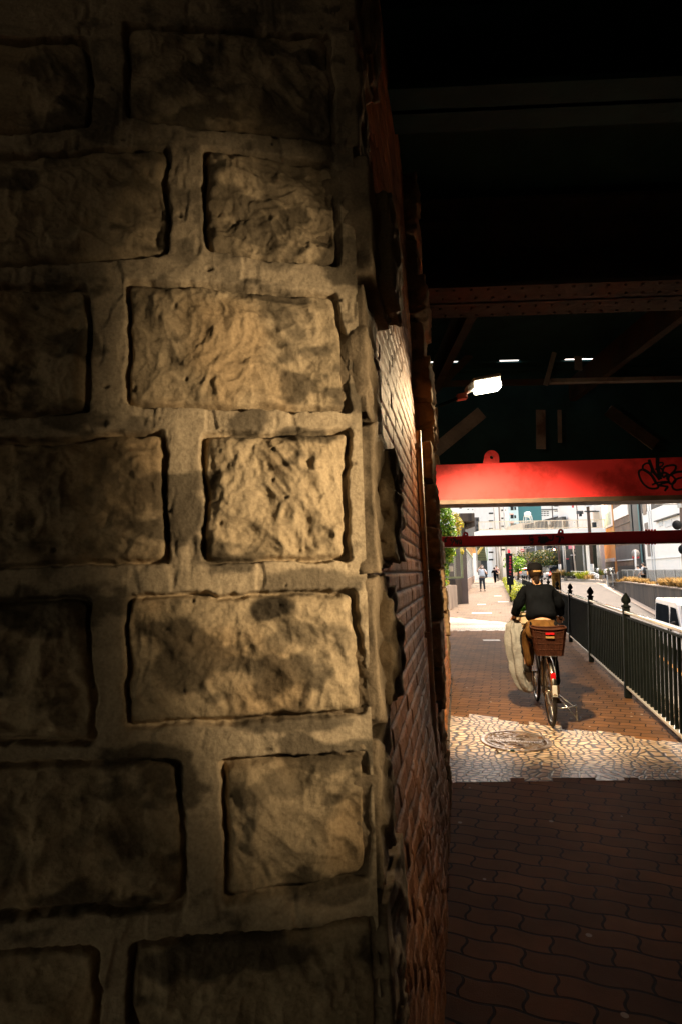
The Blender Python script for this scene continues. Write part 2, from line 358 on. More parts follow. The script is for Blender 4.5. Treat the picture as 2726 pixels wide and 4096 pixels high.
def face_mesh():
    s_l = face_uv(-60, 2048)[0]; h_b = face_uv(700, 4220)[1]; h_t = face_uv(900, -120)[1]
    S = np.concatenate([np.array([-3.2, -2.2, -1.5]), np.arange(s_l-.02, .0001, .0027)]); S[-1] = 0
    H = np.concatenate([np.array([-.05, h_b-.12]), np.arange(h_b-.05, h_t+.05, .0028), np.array([h_t+.4, 4.6])])
    s, h = np.meshgrid(S, H, indexing='ij')
    D = np.zeros_like(s); inside = np.zeros_like(s); tone = np.ones_like(s)
    wob = (fbm(s*13, h*13, 4, 5)-.5)*.022 + (fbm(s*60, h*60, 2, 6)-.5)*.006
    for k, q in enumerate(stones):
        P = [face_uv(*c) for c in q]; e = np.full_like(s, 9.0)
        for i in range(4):
            (x0, y0), (x1, y1) = P[i], P[(i+1) % 4]; L = math.hypot(x1-x0, y1-y0)
            dd = ((s-x0)*(y1-y0) - (h-y0)*(x1-x0))/L
            e = np.minimum(e, dd) if i == 0 else -np.log(np.exp(-e*160)+np.exp(-dd*160)+1e-60)/160
        e = np.clip(e, -1, 1)+wob+.007
        m = e > 0
        wx = (fbm(s*7+k, h*7, 3, 11)-.5)*.12; wy = (fbm(s*7, h*7+k, 3, 12)-.5)*.12
        rock = fbm((s+wx)*6+k*3, (h+wy)*7, 3, k % 7)-.5
        rid = fbm((s+wx)*10+k, (h+wy)*10+s*4, 5, (k+3) % 9, True)-.6; rid = rid + .5*np.abs(fbm((s-wy)*17, (h+wx)*17+k, 4, (k+5) % 9)-.5)*-2 + .25
        sc_ = 1.35 if k in (3, 7, 4, 8, 6, 2) else .95
        depth = -.033 + .026*sst(.006, .017, e) + .006*sst(.015,.07,e) + sc_*(rock*.028 + rid*.024)*sst(.006, .03, e)
        edge = sst(0.0, .006, e)
        D = np.where(m, edge*depth, D); inside = np.maximum(inside, edge*m)
    mort = (1-inside)
    D += mort*((fbm(s*25, h*25, 4, 2)-.5)*.0055 - .004*sst(.6, .72, fbm(s*30, h*9, 3, 8)))
    # second shallow recess bands scored along the mortar
    D += mort*(fbm(s*70, h*70, 3, 9)-.5)*.003
    pits = sst(.86, .93, fbm(s*40, h*40, 2, 12)); D -= pits*.006
    # colour
    n1 = fbm(s*6, h*6, 5, 1); n2 = fbm(s*22, h*22, 4, 4)
    base = np.stack([.40+.14*(n1-.5), .315+.12*(n1-.5), .20+.09*(n1-.5)], -1); mo = np.stack([.44+.2*(n2-.5), .355+.17*(n2-.5), .24+.12*(n2-.5)], -1)
    rust = sst(.5, .7, fbm(s*4+9, h*4, 4, 10))[..., None]
    base = base*(1-rust*.35) + np.array([.36,.22,.09])*rust*.35
    col = mo*mort[..., None] + base*(1-mort[..., None])
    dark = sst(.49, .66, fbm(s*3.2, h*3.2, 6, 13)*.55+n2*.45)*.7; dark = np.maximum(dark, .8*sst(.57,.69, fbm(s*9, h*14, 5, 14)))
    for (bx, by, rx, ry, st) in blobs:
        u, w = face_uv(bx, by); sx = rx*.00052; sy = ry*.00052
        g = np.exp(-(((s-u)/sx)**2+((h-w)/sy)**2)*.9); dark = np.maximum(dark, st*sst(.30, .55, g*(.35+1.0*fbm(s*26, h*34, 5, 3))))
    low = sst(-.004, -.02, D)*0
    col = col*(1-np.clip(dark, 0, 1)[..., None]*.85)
    col = col*(1-pits[..., None]*.5)
    n3 = np.array(A.cross(K_up).normalized());
    if np.dot(n3, np.array(NF)) < 0: n3 = -n3
    P = np.array(C0) + (h-1.5)[..., None]*np.array(K_up) + s[..., None]*np.array(A) + D[..., None]*n3
    return P, col
ab1 = empty('stone_abutment', wall_pt(0, 0, 0), 'tall granite and brick bridge pier with raised mortar joints, closest to the viewer', 'bridge abutment')
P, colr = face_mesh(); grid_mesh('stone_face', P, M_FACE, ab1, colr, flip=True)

def rock_block(name, pts8, seed, m, parent, amp=.02, n=16, rnd=.25, tone=(.36,.27,.17)):
    """rough-hewn stone: subdivided hexahedron with rounded, broken surface. pts8 as MB.hexa"""
    p = [np.array(q) for q in pts8]; rs = np.random.RandomState(seed); vs = {}; V_ = []; Fs = []; Cc = []
    c = sum(p)/8
    def tri(u, v, w):
        b = (p[0]*(1-u)*(1-v)+p[1]*u*(1-v)+p[2]*u*v+p[3]*(1-u)*v); t = (p[4]*(1-u)*(1-v)+p[5]*u*(1-v)+p[6]*u*v+p[7]*(1-u)*v)
        return b*(1-w)+t*w
    def vert(i, j, k):
        key = (i, j, k)
        if key in vs: return vs[key]
        u, v, w = i/n, j/n, k/n; q = tri(u, v, w); o = np.array([u-.5, v-.5, w-.5])*2
        r = np.linalg.norm(o); mxx = max(abs(o)); k_ = 1-rnd*.5*max(0, (r-mxx))      # pull corners in
        qq = c + (q-c)*k_
        d = (q-c); L = np.linalg.norm(d)+1e-6
        f = float(fbm(q[0]*14+seed, q[2]*14+q[1]*11, 4, seed % 11))-.5; g = float(fbm(q[1]*22-seed, q[2]*22-q[0]*9, 3, (seed+4) % 11, True))-.5
        f = round(f*7)/7*.6+f*.4; qq = qq + d/L*(amp*(1.6*f+1.1*g))
        vs[key] = len(V_); V_.append(qq); t = .75+.7*(f+.5)*1.0 - (.5 if g < -.22 else 0); Cc.append([tone[0]*t, tone[1]*t, tone[2]*t]); return vs[key]
    for i in range(n):
        for j in range(n):
            for (fn, fl) in ((lambda a, b: (a, b, 0), 1), (lambda a, b: (a, b, n), 0), (lambda a, b: (a, 0, b), 0), (lambda a, b: (a, n, b), 1), (lambda a, b: (0, a, b), 1), (lambda a, b: (n, a, b), 0)):
                q = [vert(*fn(i, j)), vert(*fn(i+1, j)), vert(*fn(i+1, j+1)), vert(*fn(i, j+1))]
                Fs.append(q[::-1] if fl else q)
    me = bpy.data.meshes.new(name); me.from_pydata([tuple(q) for q in V_], [], Fs); me.polygons.foreach_set('use_smooth', [True]*len(Fs))
    ca = me.color_attributes.new('Col', 'FLOAT_COLOR', 'POINT'); ca.data.foreach_set('color', np.concatenate([np.array(Cc), np.ones((len(Cc), 1))], 1).ravel()); me.materials.append(m); me.update()
    return link(me, name, parent)
def wall_block(a0, a1, o0, o1, h0, h1): return [wall_pt(a0,o0,h0), wall_pt(a1,o0,h0), wall_pt(a1,o1,h0), wall_pt(a0,o1,h0), wall_pt(a0,o0,h1), wall_pt(a1,o0,h1), wall_pt(a1,o1,h1), wall_pt(a0,o1,h1)]
rows = [corner_h(y) for y in (4700, 4250, 3600, 2935, 2298, 1672, 1113, 598, 100, -420, -900)]
spec = [(.26,.02),(.30,.025),(.20,.01),(.24,.02),(.30,.035),(.22,.02),(.30,.055),(.16,.02),(.26,.03),(.22,.02)]
for i in range(len(rows)-1):
    L_, o_ = spec[i]; g = .012
    # drafted corner stone, flush with the face
    rock_block('quoin_stone', wall_block(.004, L_, -.12, o_*.55+.004, rows[i]+g, rows[i+1]-g), 20+i, M_FACE, ab1, .026, 22, .10, (.22,.17,.11))
    if i in (3, 4, 6, 8): rock_block('quoin_stone', wall_block(L_*.35, L_*1.12, -.1, o_+.012, rows[i]+g*3, rows[i+1]-g*3), 60+i, M_FACE, ab1, .035, 18, .16, (.22,.165,.10))

def brick_wall(name, a0, a1, h0, h1, parent, off=-.045, ra=.012, rh=.009, orange=1.0, seed=0, lean=None):
    Aa = np.arange(a0, a1+ra, ra); Hh = np.arange(h0, h1+rh, rh); a, h = np.meshgrid(Aa, Hh, indexing='ij')
    rh_ = .075; bw = .235; row = np.floor(h/rh_); fr = h/rh_-row; uu = a/bw + .5*(row % 2); bi = np.floor(uu); fu = uu-bi
    ju = np.minimum(fu, 1-fu)*bw; jv = np.minimum(fr, 1-fr)*rh_; e = np.minimum(ju, jv) + (fbm(a*30, h*30, 2, 3)-.5)*.003
    k = sst(.002, .008, e)
    rnd = _L[(3+seed) % 16][(bi.astype(int)*7+13) & 255, (row.astype(int)*5+7) & 255]; rn2 = _L[5][(bi.astype(int)*3) & 255, (row.astype(int)*11) & 255]
    D = -.010*(1-k) + (rnd-.5)*.004*k + (fbm(a*24, h*30, 4, 6)-.5)*.005
    low = sst(1.05, .5, h)*1.0                                  # spalled rendering low down
    D += low*(fbm(a*10, h*5, 5, 8)-.5)*.035
    c0 = np.stack([.56+.22*(rnd-.5), .22+.1*(rnd-.5), .065+.03*(rnd-.5)], -1); c1 = np.array([.11,.085,.06])
    soot = sst(.45, .68, fbm(a*1.3+4, h*1.1, 5, 2))
    c = c0*k[..., None] + c1*(1-k)[..., None]; c = c*(1-.55*soot[..., None]) + np.array([.05,.04,.03])*.55*soot[..., None]
    c = c*(.72+.56*fbm(a*16, h*2.2, 4, 7))[..., None]
    D += (.085 if seed == 0 else .05)*sst(1.3, .0, h)
    base = np.array([C0.x, C0.y, 0.0]); P = base + (a+(h-1.5)*BF*.9)[..., None]*np.array(DW) + (off+D-(h-1.5)*BS)[..., None]*np.array(NW) + h[..., None]*np.array(UP)
    return grid_mesh(name, P, M_BRK, parent, c, flip=True)
brick_wall('brick_panel', .12, 2.62, -.03, 4.6, ab1)
random.seed(3)
def quoins(a0, hmax, parent, n0, wid=(.34, .5), prot=(.04, .10), off=0.0, h0=0.0):
    h = h0; i = 0
    while h < hmax:
        hh = .30+random.uniform(-.02, .04); w = wid[i % 2]+random.uniform(-.04, .04); pr = random.uniform(*prot)
        rock_block('quoin_stone', wall_block(a0+(.0 if i % 2 else .1), a0+.1+w, -.16+off, pr+off, h+.010, h+hh-.010), n0+i, M_FACE, parent, .04, 20, .14, (.33,.235,.14))
        h += hh; i += 1
quoins(2.55, 4.5, ab1, 100, prot=(.015, .085))
# the body of the pier behind the facing
bd = MB(); q = [face_pt(-3.2, -.05), corner_pt(-.05), wall_pt(3.1, -.1, -.05), wall_pt(3.1, -2.6, -.05)]
up = [face_pt(-3.2, 4.6), corner_pt(4.6), wall_pt(3.1, -.1, 4.6), wall_pt(3.1, -2.6, 4.6)]
inn = lambda p: V(p) - NW*.10 - NF*.06
bd.hexa([inn(p) for p in q] + [inn(p) for p in up]); bd.build('core', M_DCONC, ab1)
# conduit
MC = mat('painted steel conduit', (.6,.42,.28), .45, var=.3, scale=8, bump=.2)
cd = empty('conduit_pipe', wall_pt(2.12, .01, 0), 'thin pale vertical conduit pipe fixed to the lamp-lit brick wall', 'pipe')
MB().tube([wall_pt(2.12, .0, -.02), wall_pt(2.12, .0, 1.2), wall_pt(2.12, .0, 2.35)], .015, 12).build('pipe', MC, cd)
for h in (.5, 1.15, 1.75, 2.25): MB().box(wall_pt(2.12, -.01, h), (.075, .03, .03), ax=(DW, NW, UP)).build('clip', MC, cd)
# ================================================================== ABUTMENT 2
ab2 = empty('brick_abutment', wall_pt(3.3, 0, 0), 'second pinkish brick pier with rough stone edges, beyond the lamp', 'bridge abutment')
brick_wall('brick_panel', 3.05, 7.15, -.03, 4.6, ab2, off=-.06, ra=.02, rh=.012, seed=4)
quoins(6.75, 4.4, ab2, 150, (.4, .55), (-.03, .03), -.02)

MB().hexa(wall_block(3.15, 7.3, -2.6, -.06, -.05, 4.6)).build('core', M_DCONC, ab2)
lg = MB()
for i in range(16):
    a = 3.05+i*.26; lg.hexa(wall_block(a, a+.252, -.1, .01+random.uniform(-.006, .006), -.03, .03+random.uniform(-.006,.006)))
lg.build('footing', M_DCONC, ab2, bevel=.006)
# right-hand abutment carries the other end of the bridge (beyond the carriageway)
ab3 = empty('concrete_abutment', (12.5, 5, 0), 'dark concrete bridge support across the roadway under the viaduct', 'bridge abutment')
MB().box((13.2, -11, 1.6), (1.5, 62, 8.2)).build('wall', M_DCONC, ab3)
pr_ = empty('side_light_blocker', (2.5, -2, 0), 'unseen dark concrete block added beside the viewer to stop side light', 'light blocker')  # added out-of-view block, keeps side light off the near footway
MB().box((2.55, -2.2, 1.35), (1.3, 15.4, 7.5)).build('wall', M_DCONC, pr_)
# ================================================================== BRIDGE
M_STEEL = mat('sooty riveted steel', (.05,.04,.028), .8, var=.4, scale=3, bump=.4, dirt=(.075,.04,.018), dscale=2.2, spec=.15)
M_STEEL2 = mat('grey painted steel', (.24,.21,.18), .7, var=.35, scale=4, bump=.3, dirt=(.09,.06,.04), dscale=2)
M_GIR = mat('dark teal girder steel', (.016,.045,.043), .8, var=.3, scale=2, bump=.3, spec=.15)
br = empty('railway_bridge', (4, 4, 5), 'dark riveted steel railway viaduct overhead with cross bracing', 'bridge')
def cline(dep, z, la, lb): return (FH*dep + RT*la + UP*z, FH*dep + RT*lb + UP*z)
def slab(d0, d1, z0, z1, la=-40, lb=17):
    m_ = MB(); p = []
    for z in (z0, z1):
        p += [FH*d0+RT*la+UP*z, FH*d0+RT*lb+UP*z, FH*d1+RT*lb+UP*z, FH*d1+RT*la+UP*z]
    return m_.hexa(p)
DZ = 5.15
# deck plates with narrow daylight joints
edges = [(-45, -2), (-2, 3.0), (3.0, 9.25)]
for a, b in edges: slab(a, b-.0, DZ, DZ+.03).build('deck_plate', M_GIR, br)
m_ = slab(9.36, 17.2, DZ, DZ+.03); m_.build('deck_plate', M_GIR, br)
cov = MB()
for (l0, l1) in ((-40, 1.45), (1.80, 1.98), (2.12, 2.85), (3.2, 4.0), (4.6, 17)):
    cov.hexa([FH*9.2+RT*l0+UP*(DZ+.034), FH*9.2+RT*l1+UP*(DZ+.034), FH*9.45+RT*l1+UP*(DZ+.034), FH*9.45+RT*l0+UP*(DZ+.034),
              FH*9.2+RT*l0+UP*(DZ+.06), FH*9.2+RT*l1+UP*(DZ+.06), FH*9.45+RT*l1+UP*(DZ+.06), FH*9.45+RT*l0+UP*(DZ+.06)])
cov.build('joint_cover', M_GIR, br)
# main girders: web + bottom flange with rivets
def girder(d, z, h, fw, rivets, m=M_STEEL, nm='girder', la=-2.0, lb=16, skew=0.0):
    g = MB(); a = FH*(d)+RT*la; b = FH*(d+skew*(lb-la))+RT*lb
    for p in (a, b): pass
    g.bar(a+UP*(z+.02), b+UP*(z+.02), fw, .04); g.bar(a+UP*(z+h/2), b+UP*(z+h/2), .03, h); g.bar(a+UP*(z+h-.02), b+UP*(z+h-.02), fw, .04)
    if rivets:
        r = g; L = (b-a).length; n = int(L/.16); dr = (b-a).normalized(); sd = V((-dr.y, dr.x, 0))
        for i in range(n):
            for off in (-.42, -.16, .16, .42):
                p = a + dr*(i*.16+(.08 if abs(off) > .3 else 0)) + sd*(off*fw) + UP*(z-.001)
                r.ball(p, (.018, .018, .014), 6, 3)
    return g.build(nm, m, br)
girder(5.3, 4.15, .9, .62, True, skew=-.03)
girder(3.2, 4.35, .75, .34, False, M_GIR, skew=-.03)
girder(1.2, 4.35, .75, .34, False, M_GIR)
# far truss: dark web plate with bracing in front of it
FZ0 = 3.25
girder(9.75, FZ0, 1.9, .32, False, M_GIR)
slab(9.6, 9.62, 3.36, 3.385, .3, 2.05).build('flange_edge', M_STEEL2, br)
slab(9.6, 9.62, 3.36, 3.385, 2.45, 3.6).build('flange_edge', M_STEEL2, br)
slab(9.6, 9.62, 3.36, 3.385, 4.3, 8).build('flange_edge', M_STEEL2, br)
def brace(x0, y0, x1, y1, d, w, m=M_STEEL2, riv=True):
    a = at(x0, y0, d); b = at(x1, y1, d); o = MB().bar(a, b, .03, w, up=FH.cross((b-a).normalized()))
    if riv:
        r = o; L = (b-a).length; t = (b-a).normalized(); s = t.cross(FH).normalized(); n = int(L/.1)
        for i in range(1, n):
            for k in (-.32, .32): r.ball(a+t*(i*.1+(.03 if k > 0 else 0))+s*(k*w)-FH*.02, .016, 6, 4)
    o.build('cross_brace', m, br)
brace(1730, 1810, 1925, 1650, 9.0, .22); brace(2160, 1640, 2162, 1795, 9.0, .15, riv=False); brace(2235, 1640, 2238, 1770, 9.1, .06, riv=False)
brace(2430, 1640, 2620, 1780, 9.0, .2, M_STEEL, False); brace(1740, 1560, 1880, 1420, 9.0, .12, M_STEEL, False)
brace(1760, 1440, 1762, 1520, 9.05, .1, riv=False); brace(2215, 1410, 2180, 1540, 8.6, .07, riv=False); brace(2310, 1425, 2312, 1480, 8.8, .12, riv=False)
slab(8.9, 9.0, 4.6, 4.68, 1.0, 9).build('cross_beam', M_STEEL, br)
slab(8.0, 8.1, 4.3, 4.36, 3.2, 5.2).build('cross_beam', M_STEEL2, br)
for l in (1.6, 4.2, 6.8, 9.4, 12): 
    MB().hexa([FH*5.6+RT*(l-.06)+UP*4.5, FH*5.6+RT*(l+.06)+UP*4.5, FH*9.6+RT*(l+.06)+UP*4.5, FH*9.6+RT*(l-.06)+UP*4.5,
               FH*5.6+RT*(l-.06)+UP*4.9, FH*5.6+RT*(l+.06)+UP*4.9, FH*9.6+RT*(l+.06)+UP*4.9, FH*9.6+RT*(l-.06)+UP*4.9]).build('stringer', M_STEEL, br)
slab(10.6, 10.7, 3.9, 5.15, -6, 17).build('girder', M_GIR, br)
# ------------------------------------------------------------------ red guard beams
M_RED = mat('red gloss paint', (.70,.04,.042), .55, spec=.2, var=.12, scale=2, bump=.12, bscale=7, dirt=(.36,.02,.018), dscale=2.6)
M_RED2 = mat('shade-darkened red paint', (.30,.014,.018), .65, var=.2, scale=2, bump=.1, spec=.2)  # base red darkened to imitate the shade on the far beam
M_RUB = mat('brown rusty flange', (.11,.07,.05), .6, var=.35, scale=5, bump=.2)
M_GRAF = mat('black spray paint', (.004,.004,.005), .6, bump=0)
def guard_beam(label, d0, d1, top, bot, th, lugs, lug_h, lug_w, fl, M_RED=M_RED):
    """top/bot: ((xl,yl),(xr,yr)) pixels at depths d0,d1"""
    tl, tr = at(*top[0], d0), at(*top[1], d1); bl, b_r = at(*bot[0], d0), at(*bot[1], d1)
    z1 = (tl.z+tr.z)/2; z0 = (bl.z+b_r.z)/2; L = V((bl.x, bl.y, 0)); R = V((b_r.x, b_r.y, 0)); dr = (R-L).normalized(); nn = V((-dr.y, dr.x, 0))
    R2 = L + dr*((R-L).length*1.9); L2 = L - dr*.35
    root = empty('red_beam', (L+UP*z0), label, 'steel beam', 'red height guard beams')
    P = lambda s, z, o: L + dr*s + UP*z - nn*o      # s metres from L, o metres out of the face towards viewer
    Lx = (R2-L2).length
    LL = (R-L).length; ext = lambda za, zb, s: za + (zb-za)*s/LL
    sA, sB = -.35, LL*1.9
    def prismb(fa, fb, o0, o1): 
        q = [L+dr*sA+nn*o0+UP*fa(sA), L+dr*sB+nn*o0+UP*fa(sB), L+dr*sB+nn*o1+UP*fa(sB), L+dr*sA+nn*o1+UP*fa(sA)]
        return MB().hexa(q+[v-UP*0+UP*(fb((sA if i in (0, 3) else sB))-fa((sA if i in (0, 3) else sB))) for i, v in enumerate(q)])
    zb = lambda s: ext(bl.z, b_r.z, s); ztp = lambda s: ext(tl.z, tr.z, s)
    prismb(zb, ztp, 0, th).build('web', M_RED, root, bevel=.004)
    prismb(lambda s: zb(s)-fl-.002, lambda s: zb(s)-.002, -.03, th+.03).build('bottom_flange', M_RUB, root, bevel=.003)
    for (lx, ly) in lugs:
        q = at(lx, ly, d0); s = (V((q.x, q.y, 0))-L).dot(dr); vs = []; n = 20; t_ = .03
        prof = [(-lug_w*.62, 0)] + [(math.cos(a)*lug_w*.5, lug_h-lug_w*.5+math.sin(a)*lug_w*.5) for a in [math.pi*(1-i/10) for i in range(11)]] + [(lug_w*.5, 0)]
        hole = [(math.cos(2*math.pi*i/n)*lug_w*.13, lug_h-lug_w*.5+math.sin(2*math.pi*i/n)*lug_w*.13) for i in range(n)]
        bmx = bmesh.new(); fo = [bmx.verts.new((x, 0, z)) for x, z in prof]; ho = [bmx.verts.new((x, 0, z)) for x, z in hole]
        es = [bmx.edges.new((fo[i], fo[(i+1) % len(fo)])) for i in range(len(fo))] + [bmx.edges.new((ho[i], ho[(i+1) % n])) for i in range(n)]
        bmesh.ops.triangle_fill(bmx, edges=es, use_beauty=True)
        ex = bmesh.ops.extrude_face_region(bmx, geom=bmx.faces[:]); bmesh.ops.translate(bmx, verts=[v for v in ex['geom'] if isinstance(v, bmesh.types.BMVert)], vec=(0, t_, 0)); bmesh.ops.recalc_face_normals(bmx, faces=bmx.faces[:])
        me = bpy.data.meshes.new('lifting_lug'); bmx.to_mesh(me); bmx.free(); me.materials.append(M_RED)
        mw = Matrix((( dr.x, nn.x, 0, 0), (dr.y, nn.y, 0, 0), (dr.z, nn.z, 1, 0), (0, 0, 0, 1))); mw.translation = P(s, ztp(s), -.05); me.transform(mw)
        link(me, 'lifting_lug', root)
    return root, L, dr, nn, z0, z1
import bmesh
def stroke(root, L, dr, nn, d0, pts, w, name='graffiti', mb=None):
    """pts in photo pixels, laid on the beam face"""
    n0 = L; out = []
    for (x, y) in pts:
        d = ray(x, y); t = (n0-EYE).dot(nn)/d.dot(nn); out.append(EYE + d*t - nn*.003)
    # smooth (catmull)
    sm = []
    for i in range(len(out)-1):
        p0, p1, p2, p3 = out[max(i-1,0)], out[i], out[i+1], out[min(i+2, len(out)-1)]
        for k in range(5):
            t = k/5; sm.append(.5*((2*p1)+(p2-p0)*t+(2*p0-5*p1+4*p2-p3)*t*t+(3*p1-p0-3*p2+p3)*t**3))
    sm.append(out[-1]); vs = []; fs = []
    for i, p in enumerate(sm):
        t = (sm[min(i+1, len(sm)-1)]-sm[max(i-1, 0)]).normalized(); s = t.cross(nn).normalized()*(w/2)
        off = nn*(-.0004*(len(mb.v) % 7)); vs += [p+s+off, p-s+off]
    for i in range(len(sm)-1): fs.append((2*i, 2*i+1, 2*i+3, 2*i+2))
    mb.add(vs, fs)
b1 = guard_beam('near bright red steel beam across the underpass, with a black looping graffiti tag', 6.0, 5.75, ((1720, 1860), (2726, 1828)), ((1720, 2001), (2726, 1980)), .30, [(1964, 1842)], .155, .16, .05)
g = MB(); s = 246/1568.
cv = lambda l: [(2480+x*s, 1800+y*s) for x, y in l]
for w, l in ((.022, [(560,495),(480,530),(465,620),(520,770),(600,880),(720,965),(850,985),(950,960),(955,900),(900,840)]),
          (.03, [(560,495),(640,530),(740,600),(820,690),(900,840)]), (.02, [(565,480),(570,400),(640,345),(720,345),(770,420),(790,500),(780,600)]),
          (.034, [(720,240),(760,350),(800,460),(850,570),(930,660),(1000,760)]), (.04, [(940,195),(940,400),(960,520),(990,640),(1010,750)]),
          (.018, [(985,325),(1080,330),(1060,400),(980,440)]), (.022, [(1060,560),(1110,440),(1220,400),(1350,385),(1410,420),(1380,520),(1290,610),(1220,700),(1230,800),(1290,870),(1370,830),(1400,760),(1350,690),(1290,640)]),
          (.024, [(1010,600),(1130,580),(1250,640),(1350,590),(1450,560),(1568,552)]), (.022, [(1568,705),(1450,730),(1380,780),(1320,880),(1330,970),(1420,1020),(1568,1000)]),
          (.02, [(800,890),(920,840),(1100,810),(1240,810)]), (.02, [(960,900),(1060,860),(1200,830),(1290,870)]), (.022, [(960,905),(1110,920),(1200,940),(1150,1000),(1125,1050)]),
          (.02, [(880,500),(950,470),(1040,480),(1090,560),(1060,620),(1100,700),(1170,640),(1190,760)])):
    stroke(b1[0], b1[1], b1[2], b1[3], 6.0, cv(l), w, mb=g)
g.build('graffiti', M_GRAF, b1[0])
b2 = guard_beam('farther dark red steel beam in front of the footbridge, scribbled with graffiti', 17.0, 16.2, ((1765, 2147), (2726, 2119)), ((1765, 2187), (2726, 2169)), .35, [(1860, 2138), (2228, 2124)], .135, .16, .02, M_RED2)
g = MB()
s = 350/1568.; cv = lambda l: [(1900+x*s, 1980+y*s) for x, y in l]
for l in ([(960,745),(1000,735),(1030,745)],[(975,720),(965,790),(1020,780),(1030,800),(960,830)],[(990,800),(1030,840),(1000,875),(985,850)],
          [(1110,750),(1140,780),(1120,850),(1160,740),(1180,860),(1210,730),(1190,870),(1240,750),(1230,870),(1270,740),(1260,850),(1300,760),(1290,830),(1330,790),(1340,820),(1380,800)],
          [(1130,770),(1290,760),(1150,800),(1310,790),(1140,830),(1300,830),(1150,860),(1250,860)],[(1390,720),(1385,790),(1370,820)],[(1455,730),(1450,750),(1500,745),(1490,860)],[(1440,815),(1442,825)],[(1540,740),(1500,860)],[(1545,760),(1568,755),(1568,800)]):
    stroke(b2[0], b2[1], b2[2], b2[3], 17.0, cv(l), .04, mb=g)
s = 260/1568.; cv = lambda l: [(1720+x*s, 1980+y*s) for x, y in l]
for l in ([(350,1040),(340,1130),(385,1110),(345,1085),(395,1050),(360,1030)],[(480,1100),(500,1060),(520,1190),(490,1200)],[(530,1060),(570,1050),(545,1150),(590,1060),(600,1180)],[(610,1080),(650,1190),(660,1080),(640,1140)],[(690,1090),(700,1200)],[(710,1080),(745,1110),(740,1190),(720,1140)]):
    stroke(b2[0], b2[1], b2[2], b2[3], 17.0, cv(l), .035, mb=g)
g.build('graffiti', M_GRAF, b2[0])
sp = MB()
for k in range(4):
    for (yy) in (2119, 2172):
        q = at(2582+k*12, yy+2, 16.3); sp.ball(q, .036, 8, 5)
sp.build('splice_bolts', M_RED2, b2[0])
# ------------------------------------------------------------------ lamp
LP = at(1945, 1545, 4.2); AP = wall_pt(2.75, .0, 2.75)
lamp = empty('wall_lamp', LP, 'glowing white lamp on an arm from the stone pier, under the dark bridge', 'lamp')
dl = V((LP.x-AP.x, LP.y-AP.y, 0)).normalized(); nl = V((-dl.y, dl.x, 0)); tilt = (RT*1 + UP*.16).normalized(); t2 = FH; t3 = tilt.cross(t2)
M_LENS = mat('lamp lens', (1,.95,.8), .3, bump=0, var=0, em=3.0, emc=(1,.9,.66)); M_LH = mat('lamp housing', (.5,.45,.38), .5, bump=.1)
M_ORG = mat('orange lamp arm', (.5,.1,.04), .5)
MB().box(LP, (.205, .12, .085), ax=(tilt, t2, t3)).build('lens', M_LENS, lamp, bevel=.02)
MB().box(LP+t3*.055+t2*.03, (.22, .19, .03), ax=(tilt, t2, t3)).build('housing', M_LH, lamp, bevel=.008)
MB().box(LP-tilt*.135-t3*-.008, (.07, .09, .05), ax=((tilt*.9+UP*.35).normalized(), t2, t3)).build('neck', M_LH, lamp, bevel=.006)
MB().box(LP-tilt*.205-UP*.05, (.08, .07, .045), ax=(tilt, t2, t3)).build('bracket', M_ORG, lamp, bevel=.006)
MB().tube([LP-tilt*.24-UP*.055, LP-tilt*.4-UP*.09, AP], .014, 8).build('arm', M_GIR, lamp)
def lamp_spot(nm, tgt_, watts, size, blend, soft=.05):
    ld = bpy.data.lights.new(nm, 'SPOT'); ld.energy = watts; ld.color = (1, .72, .40); ld.shadow_soft_size = soft; ld.spot_size = math.radians(size); ld.spot_blend = blend
    lo_ = bpy.data.objects.new(nm, ld); COL.objects.link(lo_); lo_.location = LP - t3*.075; lo_.rotation_euler = (V(tgt_)-V(LP)).to_track_quat('-Z', 'Y').to_euler()
    lo_.parent = lamp; lo_.matrix_parent_inverse = wmat(lamp).inverted()
lamp_spot('lamp_light_forward', at(2000, 1925, 6.0), LAMP_W*0.30, 84, .25)
lamp_spot('lamp_light_downward', gp(2060, 2770), LAMP_W*7.0, 84, .6)
lamp_spot('lamp_light_wallward', wall_pt(1.65, 0, 2.25), LAMP_W*1.2, 56, 1.0)
# ------------------------------------------------------------------ manhole cover
MH = gp(2060, 2967); M_IRON = mat('worn cast iron', (.52,.42,.34), .28, metal=.85, var=.3, scale=14, bump=.15, bscale=60, dirt=(.16,.1,.07), dscale=9)
mh = empty('manhole_cover', MH, 'round worn iron manhole cover set in the cream cobbles', 'manhole cover')
R_ = .305
MB().lathe(MH, [(R_, -.01), (R_, .010), (R_-.006, .013), (R_-.04, .013), (R_-.044, .006)], 64).build('disc', M_IRON, mh)
pt = MB(); random.seed(5)
for i in range(150):
    r = .245*math.sqrt(random.random()); a = random.random()*6.28; p = MH+V((r*math.cos(a), r*math.sin(a), .0085))
    if abs(p.y-MH.y) < .04 and abs(p.x-MH.x) < .2: continue
    pt.box(p, (random.uniform(.02,.05), random.uniform(.006,.012), .006), rz=a+1.57+random.uniform(-.3,.3))
for k in range(-9, 10): pt.box(MH+V((k*.021, 0, .0085)), (.008, .05, .006))
pt.box(MH+V((0, .045, .0085)), (.42, .008, .006)); pt.box(MH+V((0, -.045, .0085)), (.42, .008, .006))
for k in range(48):
    a = 2*math.pi*k/48
    pt.box(MH+V((.25*math.cos(a), .25*math.sin(a), .0085)), (.006, .02, .006), rz=a+1.2)
pt.build('raised_pattern', M_IRON, mh)
MB().lathe(MH+V((-.03,-R_+.012,.009)), [(.018, 0), (.018, .005)], 12).build('keyhole', M_GIR, mh)
